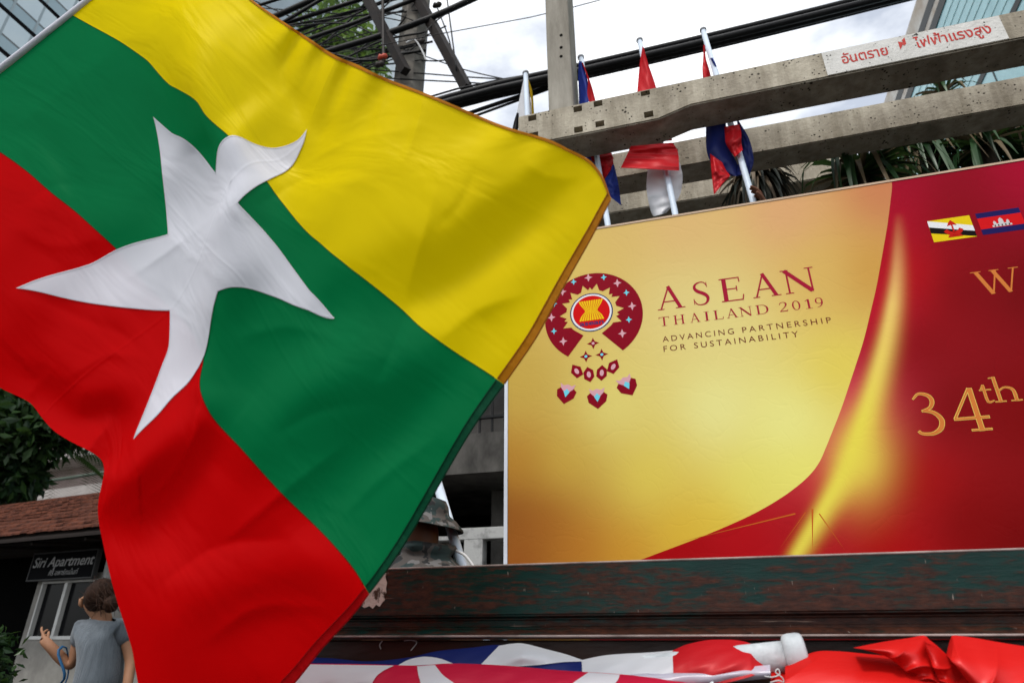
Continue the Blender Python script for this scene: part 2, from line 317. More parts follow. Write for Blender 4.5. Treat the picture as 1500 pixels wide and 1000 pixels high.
# ------------------------------------------------------------------ left apartment office, trees
def office():
    class B(globals()['B']):
        def box(s, *a, **k): k.setdefault('fr', SH); return super().box(*a, **k)
    q = 7.2; F = SH; uz = lambda x, y: F.uz(x, y, q)
    t = thing('apartment_office', 'low white apartment office with dark windows and tiled canopy on the left', 'building', F.P(-6, q+1.5, .12))
    wall = surf('cream_wall', (.26, .25, .225), (.17, .16, .145), 2.5, .85, .15); fr = surf('window_frame_white', (.55, .55, .53), None, 3, .5)
    ul = uz(30, 940)[0]; z_s = uz(100, 845)[1]
    ur = uz(190, 900)[0]+2.6
    wz0, wz1 = uz(60, 936)[1], uz(90, 850)[1]; wu0, wu1 = uz(50, 900)[0], uz(50, 900)[0]+1.45
    B().box(ul, wu0, q, q+.2, .12, z_s+.05).mk('wall', wall, t)
    B().box(wu1, ur, q, q+.2, .12, z_s+.05).mk('wall', wall, t)
    B().box(wu0, wu1, q+.001, q+.2, .12, wz0).mk('wall', wall, t)
    B().box(wu0, wu1, q+.001, q+.2, wz1, z_s+.05).mk('wall', wall, t)
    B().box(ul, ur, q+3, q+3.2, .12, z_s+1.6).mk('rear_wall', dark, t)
    wn_ = B()
    e = .035
    mid = (wu0+wu1)/2-.1
    for k, (a, c) in enumerate(((wu0, mid), (mid, wu1))):
        f = B(); f.box(a, a+e, q-.02, q+.1, wz0, wz1).box(c-e, c, q-.02, q+.1, wz0, wz1).box(a+e, c-e, q-.018, q+.1, wz1-e, wz1).box(a+e, c-e, q-.018, q+.1, wz0, wz0+e*1.4)
        fo = f.mk('window', fr, t); B().box(a+e, c-e, q+.05, q+.06, wz0+e*1.4, wz1-e).mk('pane', surf('dark_pane', (.005, .005, .006), None, 2, .2, spec=.06), fo)
    B().box(ul-4, ur, q+.36, q+.45, .12, z_s+1.25).mk('shade_backing', dark, t)  # black backing sheet added for the deep shade under the roof
    # fascia beam above and canopy soffit
    B().box(ul-3.5, ur, q-.05, q+.25, z_s+.42, z_s+.62).mk('beam', surf('dark_timber', (.02, .014, .010), None, 5, .7), t)
    # sign
    s0, s1 = uz(62, 825)[0], uz(153, 825)[0]; sz0, sz1 = uz(100, 848)[1], uz(100, 811)[1]
    B().box(s0, s1, q-.16, q-.1, sz0, sz1).mk('sign_board', surf('sign_black', (.006, .006, .007), None, 3, .6, spec=.02), t)
    e = .02; c = B(); c.box(s0-e, s1+e, q-.17, q-.09, sz0-e, sz0).box(s0-e, s1+e, q-.17, q-.09, sz1, sz1+e).box(s0-e, s0, q-.168, q-.09, sz0, sz1).box(s1, s1+e, q-.168, q-.09, sz0, sz1)
    c.mk('sign_frame', surf('sign_frame', (.07, .07, .07), None, 4, .6), t)
    wt = surf('sign_white', (.42, .42, .42), None, 5, .6)
    text('Siri Apartment', F, s0+.04, s1-.03, sz0+(sz1-sz0)*.48, q-.163, wt, t, h=(sz1-sz0)*.40, shear=.25, bold=.012)
    text('ศิริ อพาร์ทเม้นท์', F, s0+(s1-s0)*.32, s0+(s1-s0)*.78, sz0+(sz1-sz0)*.14, q-.163, wt, t, h=(sz1-sz0)*.20, shear=.2)
    # tiled canopy roof: two slopes meeting in a hip
    tm = surf('clay_tile', (.13, .038, .018), (.045, .013, .007), 7, .75, .3, 30); fe = surf('roof_deck', (.015, .01, .008), None, 4, .8)
    za, zb = uz(60, 778)[1], uz(60, 730)[1]
    qf, qr = q-1.15, q+.3; ua, ub = ul-3.2, ur+.3
    zf = F.uz(60, 780, qf)[1]; zk = F.uz(60, 733, qr)[1]
    c = B(); c.add([F.P(ua, qf, zf-.06), F.P(ub, qf, zf-.06), F.P(ub, qr, zk-.06), F.P(ua, qr, zk-.06), F.P(ua, qf, zf-.10), F.P(ub, qf, zf-.10), F.P(ub, qr, zk-.10), F.P(ua, qr, zk-.10)], [(0, 1, 2, 3), (7, 6, 5, 4), (0, 4, 5, 1), (2, 6, 7, 3), (0, 3, 7, 4), (1, 5, 6, 2)])
    rf = c.mk('roof', fe, t)
    rows, cols = 10, int((ub-ua)/.16); tl = B()
    for r in range(rows):
        for k in range(cols):
            u = ua+(k+.5*(r % 2))*.16; f0, f1 = r/rows, (r+1.25)/rows
            j = random.uniform(-.012, .012); d = .03
            p = [F.P(u+.005, qf+(qr-qf)*f0, zf+(zk-zf)*f0+.045+j), F.P(u+.155, qf+(qr-qf)*f0, zf+(zk-zf)*f0+.045+j), F.P(u+.155, qf+(qr-qf)*f1, zf+(zk-zf)*f1+.0), F.P(u+.005, qf+(qr-qf)*f1, zf+(zk-zf)*f1+.0)]
            tl.add(p+[x-np.array([0, 0, d]) for x in p], [(0, 1, 2, 3), (7, 6, 5, 4), (0, 4, 5, 1), (2, 6, 7, 3), (0, 3, 7, 4), (1, 5, 6, 2)])
    to = tl.mk('roof_tiles', tm, rf); tag(to, kind='stuff')
    for k in range(5):
        u = ul+.1+k*(ur-ul-.2)/4; c = B(); c.tube([F.P(u, q+.1, z_s+.5), F.P(u, qf+.1, zf-.12)], .03, 6); c.mk('bracket', fe, t)
def text(s, F, u0, u1, z, q, mat, parent, h=None, space=1., shear=0., bold=0., name='lettering', eps=0.):
    """flat lettering laid on a street-aligned vertical face, fitted between u0 and u1"""
    cu = bpy.data.curves.new('t', 'FONT'); cu.body = s; cu.space_character = space; cu.shear = shear; cu.offset = bold; cu.resolution_u = 4
    o = bpy.data.objects.new('t', cu); COL.objects.link(o); dg = bpy.context.evaluated_depsgraph_get()
    me = bpy.data.meshes.new_from_object(o.evaluated_get(dg)); bpy.data.objects.remove(o)
    V = np.array([v.co[:] for v in me.vertices]); Fc = [list(p.vertices) for p in me.polygons]; bpy.data.meshes.remove(me)
    x0, x1 = V[:, 0].min(), V[:, 0].max(); kx = (u1-u0)/(x1-x0); ky = (h/.73) if h else kx
    return mk(name, [F.P(u0+(v[0]-x0)*kx, q, z+v[1]*ky) for v in V], Fc, mat, parent)
office()
def pink_block():
    class B(globals()['B']):
        def box(s, *a, **k): k.setdefault('fr', SH); return super().box(*a, **k)
    F = SH; q = 13.; t = thing('apartment_block', 'pinkish plaster apartment block behind palm leaves on the far left', 'building', F.P(-14, q+3, .12))
    pk = surf('pink_plaster', (.42, .34, .31), (.33, .26, .24), 2, .9); u0, u1 = F.uz(-160, 660, q)[0], F.uz(185, 660, q)[0]+1
    zz = [F.uz(80, y, q)[1] for y in (735, 705, 650, 560)]
    B().box(u0, u1, q, q+6, .12, 12.5).mk('wall', pk, t)
    for k, y in enumerate((742, 690, 640)):
        z = F.uz(80, y, q)[1]; s = B(); s.box(u0-.3, u1+.1, q-.9, q, z, z+.28); s.mk('balcony_slab', surf('pale_slab', (.46, .42, .40), None, 2, .85), t)
        for i in range(6):
            u = u0+.4+i*1.5; o = B().box(u, u+1.0, q-.06, q-.001, z+.5, z+1.7).mk('window', surf('grey_frame', (.3, .32, .33), None, 3, .5), t)
            B().box(u+.06, u+.47, q-.08, q-.062, z+.56, z+1.64).mk('pane', surf('blue_grey_pane', (.05, .07, .08), None, 2, .2, spec=.4), o)
            B().box(u+.53, u+.94, q-.08, q-.062, z+.56, z+1.64).mk('pane', surf('blue_grey_pane', (.05, .07, .08), None, 2, .2, spec=.4), o)
    B().tube([F.P(u0, q-1.0, F.uz(80, 706, q-1.)[1]), F.P(u1, q-1., F.uz(80, 702, q-1.)[1])], .05, 8).mk('rail', surf('grey_green_rail', (.14, .17, .14), None, 4, .6), t)
pink_block()

def leaf_cloud(name, label, cat, base, centers, n, size, mats, trunkM, trunk_r, group=None, droop=.3):
    t = thing(name, label, cat, base, group)
    tr = B(); base = np.array(base, float)
    top = np.mean([c[0] for c in centers], 0)
    tr.tube(resample([base-[0, 0, .1], base*.7+np.array([top[0], top[1], 0])*.3+[0, 0, top[2]*.45], top], 8), list(np.linspace(trunk_r, trunk_r*.4, 8)), 8)
    for c, r in centers: tr.tube(resample([top*.5+(base+top)*.25+[0, 0, top[2]*.2], (top+c)/2+[.05, 0, -.1], c], 6), list(np.linspace(trunk_r*.4, trunk_r*.1, 6)), 5)
    tr.mk('trunk', trunkM, t, True)
    for mi, m in enumerate(mats):
        V, Fc = [], []
        for k in range(n//len(mats)):
            c, r = random.choice(centers); d = np.random.normal(size=3); d /= np.linalg.norm(d); p = np.array(c)+d*np.array(r)*random.random()**.4
            a = np.random.normal(size=3)+np.array([0, 0, -droop*2]); a /= np.linalg.norm(a); s_ = np.cross(a, np.random.normal(size=3)); s_ /= np.linalg.norm(s_); z_ = size*random.uniform(.6, 1.3)
            nn = np.cross(a, s_)
            i = len(V); V += [p, p+a*z_*.5+s_*z_*.22+nn*z_*.06, p+a*z_, p+a*z_*.5-s_*z_*.22+nn*z_*.06]; Fc += [(i, i+1, i+2), (i, i+2, i+3)]
        o = mk('foliage', V, Fc, m, t); tag(o, kind='stuff')
    return t
gl = [cloth('leaf_dark', (.012, .030, .010), .2, (.03, .08, .015), .06, .35, 0), cloth('leaf_mid', (.026, .055, .016), .2, (.06, .12, .02), .06, .35, 0)]
gy = [cloth('leaf_light', (.10, .17, .04), .4, (.2, .33, .06), .06, .4, 0), cloth('leaf_olive', (.07, .12, .035), .4, (.15, .24, .05), .06, .4, 0)]
bark = surf('bark', (.08, .06, .045), (.05, .04, .03), 8, .9, .5, 30)
c0 = at_y(505, 60, 15.)
leaf_cloud('street_tree', 'light green airy tree crown seen through tangled cables', 'tree', (c0[0]-.6, 15., .12), [(at_y(480, 50, 15.), (1.0, 1.2, 1.0)), (at_y(505, 25, 15.5), (.9, 1, 1.1)), (at_y(530, 85, 15.), (.9, 1., .9)), (at_y(460, 80, 15.), (1.2, 1, 1.)), (at_y(545, 70, 15.), (.45, .6, .5)), (at_y(520, 120, 15.), (1.2, 1, 1.))], 2600, .34, gy, bark, .22)
c0 = at_y(20, 650, 14.)
leaf_cloud('garden_tree', 'dark leafy tree over the tiled canopy on the far left', 'tree', (c0[0]-1.2, 14.2, .12), [(at_y(-20, 620, 14.), (1.5, 1.2, 1.1)), (at_y(40, 632, 14.), (1., 1.1, .8)), (at_y(-40, 700, 14.), (1.2, 1.2, .9)), (at_y(90, 612, 14.4), (.9, 1., .7)), (at_y(10, 585, 14.4), (1.5, 1.2, 1.)), (at_y(15, 690, 14.4), (.6, 1., .6))], 7000, .30, gl, bark, .14)
leaf_cloud('potted_shrub', 'small leafy shrub at the bottom left beside the office wall', 'shrub', (at_y(-12, 950, 5.6)[0], 5.6, .12), [(at_y(-12, 955, 5.6), (.2, .2, .16)), (at_y(-6, 940, 5.6), (.1, .12, .1)), (at_y(-16, 1010, 5.6), (.22, .2, .25))], 500, .09, gl, bark, .02)
def frond(V, Fc, p, dirv, L_, drop, wdt, n=12):
    """feather palm frond: a rachis with paired leaflets"""
    d = np.array(dirv, float); d /= np.linalg.norm(d); p = np.array(p, float); side = np.cross(d, [0, 0, 1.]); side /= np.linalg.norm(side)+1e-9
    pts = [p+d*L_*f+np.array([0, 0, -drop*L_*f*f]) for f in np.linspace(0, 1, n*3)]
    for i in range(2, len(pts)-1):
        f = i/len(pts); w_ = wdt*math.sin(math.pi*min(1, f*.95+.05))**.6
        for s_ in (-1, 1):
            a = pts[i]; tip = a+side*s_*w_+d*w_*.45+np.array([0, 0, -w_*.45]); mid = (a+tip)/2+d*.02
            k = len(V); V += [a-d*.012, mid+d*.02, tip, mid-d*.02]; Fc += [(k, k+1, k+2, k+3)]
def palm(name, label, base, crown, n, L_, mats, seed):
    random.seed(seed); t = thing(name, label, 'palm tree', base)
    b = B(); b.tube(resample([base, (np.array(base)*.5+np.array(crown)*.5)+[.1, 0, 0], crown], 8), list(np.linspace(.11, .07, 8)), 8); b.mk('trunk', bark, t, True)
    for k in range(n):
        V, Fc = [], []; a = k/n*6.28+random.uniform(-.2, .2); e = random.uniform(-.1, .9)
        frond(V, Fc, crown, (math.cos(a), math.sin(a), e), L_*random.uniform(.8, 1.15), random.uniform(.35, .8), L_*.22)
        mk('frond', V, Fc, mats[k % len(mats)], t)
palm('palm_tree', 'dark feathery palm in front of the pinkish apartment block', (at_y(70, 660, 16.)[0], 16., .12), at_y(70, 650, 16.), 17, 2.7, gl, 3)

# ------------------------------------------------------------------ strap-leaved trees behind the beams
def strap_plant(name, label, base, heads, leafM, group=None, L_=.75, n=46, hang=.0, seed=1):
    rs = np.random.RandomState(seed); t = thing(name, label, 'plant', base, group); top = np.array(heads[0], float); base = np.array(base, float)
    for h in heads:
        b = B(); b.tube(resample([base, np.array([base[0]*.6+h[0]*.4, base[1]*.6+h[1]*.4, (base[2]+h[2])*.5]), h], 8), list(np.linspace(.09, .05, 8)), 7); b.mk('trunk', bark, t, True)
    for hi, h in enumerate(heads):
        for k in range(n):
            a = rs.rand()*6.28; e = rs.uniform(-.5-hang, 1.1-hang); d = np.array([math.cos(a)*math.cos(e), math.sin(a)*math.cos(e), math.sin(e)]); l_ = L_*rs.uniform(.7, 1.15); dr = rs.uniform(.25, .8)
            side = np.cross(d, [0, 0, 1.]); side /= np.linalg.norm(side); V = []; m_ = 7; wd = .021*rs.uniform(.8, 1.3)
            kink = rs.uniform(.45, .9)
            for i in range(m_):
                f = i/(m_-1); ff = f+max(0, f-kink)*1.2; p = np.array(h)+d*l_*f*(1-.25*max(0, f-kink))+np.array([0, 0, -dr*l_*ff*ff*.8])
                w_ = wd*(1-f**3)*(.6+.4*min(1, f*4))+.002; up_ = np.cross(side, d)
                V += [p-side*w_+up_*w_*.45, p, p+side*w_+up_*w_*.45]
            mk('leaf', V, grid(3, m_), leafM[k % len(leafM)], t, True)
sg = [cloth('strap_leaf', (.012, .034, .012), .15, (.05, .1, .02), .10, .3, 0), cloth('strap_leaf_paler', (.024, .06, .02), .15, (.06, .12, .03), .12, .3, 0), cloth('strap_leaf_dry', (.13, .10, .06), .15, None, .05, .4, 0)]  # leaf tones taken in turn: dark green, paler green, dry
sgr = [cloth('strap_leaf_grey', (.11, .12, .10), .1, None, .10, .35, 0), cloth('strap_leaf_grey_dark', (.04, .05, .04), .1, None, .1, .35, 0), cloth('strap_leaf_tan', (.22, .17, .12), .1, None, .05, .4, 0)]
h = ST.at(1108, 248, 4.3); strap_plant('dracaena_tree', 'grey strap-leaved plant hanging beside the tilted flag pole', (h[0]+.2, h[1]+.05, .12), [h], sgr, L_=.34, n=130, hang=.75, seed=2)
GR = 'strap-leaved trees behind the concrete beams'
for i, (x, y, q, lab) in enumerate(((1262, 258, 4.3, 'dark strap-leaved plant above the banner corner, left of the leafy clump'), (1352, 226, 5.15, 'dense strap-leaved plant in the middle of the clump above the red banner'), (1442, 214, 5.0, 'dark strap-leaved plant under the right end of the lower beam'), (1530, 190, 5.2, 'strap-leaved plant cut off by the right edge of the photo'))):
    h = ST.at(x, y, q); strap_plant('dracaena_tree', lab, (h[0]+.15, h[1]+.2, .12), [h, h+np.array([.18, .35, -.35])], sg, GR, L_=.62, n=95, seed=5+i)
h = ST.at(1385, 138, 6.3); strap_plant('dracaena_tree', 'taller strap-leaved plant showing between the two upper beams', (h[0]+.3, h[1]+.2, .12), [h], sg, GR, L_=.5, n=34, seed=12)

# ------------------------------------------------------------------ transformer platform: beams and poles
def beam(name, label, q0, q1, z0, z1, u0, u1, haunch=None, pockets=(), group=None):
    bm = bmesh.new()
    prof = [(u0, z0), (u1, z0), (u1, z1), (u0, z1)]
    if haunch: prof = [(u0, haunch[2]), (haunch[0], haunch[2]), (haunch[1], z0), (u1, z0), (u1, z1), (u0, z1)]
    fr = [bm.verts.new((u, q0, z)) for u, z in prof]; bk = [bm.verts.new((u, q1, z)) for u, z in prof]; n = len(prof)
    bm.faces.new(fr[::-1]); bm.faces.new(bk)
    for i in range(n): bm.faces.new([fr[i], fr[(i+1) % n], bk[(i+1) % n], bk[i]])
    bmesh.ops.recalc_face_normals(bm, faces=bm.faces)
    bmesh.ops.bevel(bm, geom=bm.edges[:], offset=.008, segments=2, affect='EDGES')
    me = bpy.data.meshes.new(name); bm.to_mesh(me); bm.free()
    o = bpy.data.objects.new(name, me); COL.objects.link(o)
    if pockets:
        c = bmesh.new()
        for (u, z, wd, hg) in pockets:
            m_ = bmesh.ops.create_cube(c, size=1, matrix=Matrix.Translation((u, q0, z)) @ Matrix.Diagonal((wd, .16, hg, 1)))
        cm = bpy.data.meshes.new('cut'); c.to_mesh(cm); c.free(); co = bpy.data.objects.new('cut', cm); COL.objects.link(co)
        md = o.modifiers.new('b', 'BOOLEAN'); md.object = co; md.operation = 'DIFFERENCE'; md.solver = 'EXACT'
        dg = bpy.context.evaluated_depsgraph_get(); me = bpy.data.meshes.new_from_object(o.evaluated_get(dg)); bpy.data.objects.remove(co)
    V = np.array([ST.P(*v.co) for v in me.vertices]); Fc = [list(p.vertices) for p in me.polygons]
    bpy.data.objects.remove(o)
    # roughen the arrises a little
    o = mk(name, V, Fc, conc); return tag(o, label, 'concrete beam', group)
Q1 = 3.2; z1t, z1b, z1h = 4.472, 4.262, 4.200
uh0, uh1 = ST.uz(964, 175, Q1)[0], ST.uz(1012, 152, Q1)[0]; u1l = ST.uz(759, 185, Q1)[0]
Z5 = lambda x, y: (740+x/3.03, y/3.03)
pk = [ST.uz(*Z5(x, y), Q1) for x, y in ((120, 524), (322, 484), (412, 460), (622, 412), (325, 575), (420, 550), (637, 508), (128, 600))]
GB = 'stacked concrete beams of the transformer platform'
beam1 = beam('concrete_beam', 'nearest concrete beam with white painted danger lettering and square pockets', Q1, 3.435, z1b, z1t, u1l, 3.3, (uh0, uh1, z1h), [(u, z, .058, .05) for u, z in pk], GB)
beam('concrete_beam', 'second concrete beam, plain, below and behind the painted one', 3.76, 3.97, 4.25, 4.482, ST.uz(800, 240, 3.76)[0], 3.5, None, (), GB)
beam('concrete_beam', 'third concrete beam, lowest in view, half hidden above the banner', 4.5, 5.1, ST.uz(1190, 263, 4.5)[1], ST.uz(1190, 236, 4.5)[1], -1.3, ST.uz(1262, 250, 4.5)[0], None, (), GB)
# painted panel and Thai lettering on the first beam
pu0, pu1 = ST.uz(1207, 92, Q1)[0], ST.uz(1470, 40, Q1)[0]
whp = surf('white_beam_paint', (.62, .61, .58), (.5, .49, .46), 6, .8, .4, 50, dots=45)
b = B(); b.box(pu0, pu1, Q1-.003, Q1+.004, z1b+.012, z1t-.012); pw = b.mk('painted_panel', whp, beam1)
redp = surf('red_stencil', (.42, .02, .02), (.5, .08, .06), 30, .8, lo=.3, hi=.8)
a0, a1 = ST.uz(1232, 86, Q1)[0], ST.uz(1298, 70, Q1)[0]; c0_, c1_ = ST.uz(1339, 64, Q1)[0], ST.uz(1450, 41, Q1)[0]; zt = z1b+.075
text('อันตราย', ST, a0, a1, zt, Q1-.0045, redp, beam1, h=.078, bold=.012)
text('ไฟฟ้าแรงสูง', ST, c0_, c1_, zt+.004, Q1-.0045, redp, beam1, h=.078, bold=.012)
bu, bz = ST.uz(1322, 66, Q1); s_ = .042
bolt = [(-.35, 1), (.05, .05), (-.15, .05), (.45, -1.1), (.25, -.25), (.5, -.25), (.25, 1)]
bolt = [(-.5, .7), (.15, .35), (.05, .75), (.55, 1.2), (.5, .0), (.1, -.35), (.05, .0), (-.55, -.9)]
mk('lightning_bolt', [ST.P(bu+x*s_*.9, Q1-.0045, bz+y*s_) for x, y in bolt], [tuple(range(len(bolt)))], redp, beam1)
# near square pole
def pole(name, label, u0, u1, q0, q1, z1, holes=True):
    b = B(); b.box(u0, u1, q0, q1, 0, z1, bev=.015); o = b.mk(name, concP); tag(o, label, 'utility pole')
    if holes:
        for y in (52, 70, 83):
            hu, hz = ST.uz(822, y, q0); c = B(); c.tube([ST.P(hu, q0-.001, hz), ST.P(hu, q0-.004, hz)], .012, 10); c.mk('bolt_hole', dark, o)
    return o
pu = ST.uz(801, 80, 3.45)[0]; pole('utility_pole', 'square concrete pole rising above the painted beam, with bolt holes', pu, pu+.185, 3.445, 3.75, 9.2)
pole('utility_pole', 'square concrete pole holding the right ends of the beams, outside the view', 3.0, 3.19, 3.445, 3.75, 9.2, False)

# rear pole with steel struts
def rear_pole():
    Y = 9.0; p = [at_y(605, y, Y) for y in (-60, 60, 140)]; x = p[1][0]
    t = thing('utility_pole', 'weathered concrete pole tangled in cables behind the yellow stripe', 'utility pole', (x, Y, 0))
    b = B(); hw = .30
    zt = 14.5
    rings = []
    for z, w_ in ((0, .34), (zt, .26)):
        for a in range(8): rings.append((x+w_*math.cos(a*math.pi/4+.39)*1.05, Y+w_*math.sin(a*math.pi/4+.39), z))
    mk('shaft', rings, [(i, (i+1) % 8, 8+(i+1) % 8, 8+i) for i in range(8)]+[tuple(range(8))[::-1], tuple(range(8, 16))], surf('old_concrete', (.20, .185, .16), (.10, .09, .08), 2.5, .9, .5, 30), t)
    st = surf('dark_steel', (.014, .012, .012), (.03, .022, .018), 6, .6)
    for k, (a, b_, w_) in enumerate((((500, -75), (594, 105), .11), ((575, -70), (684, 130), .12))):
        A, C = at_y(*a, Y-.45), at_y(*b_, Y-.45); c = B(); c.tube([A, C], w_, 4); c.mk('strut', st, t)
    c = B(); c.tube([at_y(560, -40, Y-.6), at_y(562, 90, Y-.6)], .03, 6); c.mk('hanging_rod', st, t)
    for k, (px, py) in enumerate(((560, 84), (556, 95), (640, 8), (615, 62))):
        c = B(); P0 = at_y(px, py, Y-.62); c.tube([P0-[.06, 0, .05], P0-[.03, 0, 0.0], P0, P0+[.04, 0, .02], P0+[.08, 0, .05]], [.03, .06, .045, .06, .03], 10); c.mk('insulator', surf('red_insulator', (.45, .06, .03), None, 5, .4) if k == 0 else st, t, True)
    c = B(); c.tube(resample([at_y(595, 63, Y-.65), at_y(607, 58, Y-.65), at_y(617, 72, Y-.65), at_y(624, 88, Y-.65)], 10), .016, 6); c.mk('white_cable_loop', surf('white_wire', (.6, .6, .6), None, 5, .4), t)
rear_pole()
# cables
CW = 'overhead cables'
def cable(pts, Y, wpx, label, mat=blackM, ext=(160, 160)):
    P3 = []
    pts = [np.array(p, float) for p in pts]
    d0 = pts[0]-pts[1]; d1 = pts[-1]-pts[-2]
    pts = [pts[0]+d0/np.linalg.norm(d0)*ext[0]]+pts+[pts[-1]+d1/np.linalg.norm(d1)*ext[1]]
    P3 = [at_y(p[0], p[1], Y+(p[0]-750)*.0006*-Y*.3) for p in pts]
    r = wpx/2/FPX*np.linalg.norm(P3[1]-CAM)*.92
    b = B(); b.tube(resample(P3, 24), r, 8); o = b.mk('overhead_cable', mat, None, True); tag(o, label, 'cable', CW)
    return o
# the heavy bundle running along the street
for k, (dy, wd, Y) in enumerate(((-7, 9, 6.6), (0, 10, 6.5), (7, 9, 6.62), (3, 8, 6.9), (-4, 8, 6.9), (11, 7, 6.8))):
    cable([(560, 178+dy), (700, 137+dy), (848, 104+dy), (1000, 69+dy), (1150, 33+dy), (1330, -12+dy)], Y, wd, ('topmost black cable', 'thickest black cable', 'lower black cable', 'inner black cable', 'upper inner black cable', 'lowest black cable')[k]+' in the heavy bundle running behind the small flags', ext=(300, 500))
for dy, wd in ((26, 6), (34, 4), (-18, 3)): cable([(560, 184+dy), (640, 156+dy), (720, 134+dy*.8), (800, 115+dy*.5), (848, 106+dy*.2), (1000, 70), (1330, -12)], 6.7, wd, {26: 'slack black cable drooping just under the heavy bundle', 34: 'lowest slack cable hanging under the heavy bundle', -18: 'thin cable rising above the heavy bundle left of the square pole'}[dy], ext=(200, 500))
wires = [(((480, 76), (560, 52), (640, 23), (690, 0)), 9, 'thick black cable crossing in front of the weathered pole'),
 (((440, 18), (470, 0)), 5, 0), (((420, 34), (480, 15), (540, -4)), 6, 0), (((436, 46), (500, 22), (560, 4)), 5, 0), (((450, 58), (530, 30), (600, 2)), 6, 0),
 (((380, 8), (430, -8)), 4, 0), (((404, 24), (450, 4), (500, -14)), 8, 0), (((470, 68), (520, 22), (545, -10)), 3, 0), (((505, 86), (560, 60), (620, 48)), 3, 0),
 (((512, 98), (570, 76), (630, 62)), 3, 0), (((500, 72), (580, 70), (650, 40)), 2, 0), (((460, 40), (510, 62), (530, 100)), 2, 0), (((545, 98), (600, 75), (640, 30), (700, -5)), 2, 0),
 (((615, 80), (690, 105), (800, 128)), 1.6, 0), (((620, 108), (700, 114), (790, 118)), 2, 0), (((600, 90), (660, 82), (640, 10)), 2, 0), (((655, 0), (663, 60), (668, 100)), 2, 0), (((625, 118), (700, 122), (760, 128)), 2, 0)]
rw = random.Random(5)
for k in range(16):
    x0, y0 = rw.uniform(430, 520), rw.uniform(10, 110); x1 = rw.uniform(588, 622); wires.append((((x0, y0), ((x0+x1)/2, y0+rw.uniform(-34, 14)), (x1, y0+rw.uniform(-70, 30))), rw.choice((1.5, 2, 2.5, 4)), 0))
for k, (p, wd, lab) in enumerate(wires): cable(p, 8.3+(k % 4)*.12, wd, lab or 'thin black cable in the tangle round the weathered pole', ext=((260, 500) if k < 7 else (120, 4)))
o = cable([(560, 66), (660, 47), (800, 21), (880, 0)], 6., 1.2, 'single thin wire crossing the sky in front of the square pole', ext=(500, 700)); 

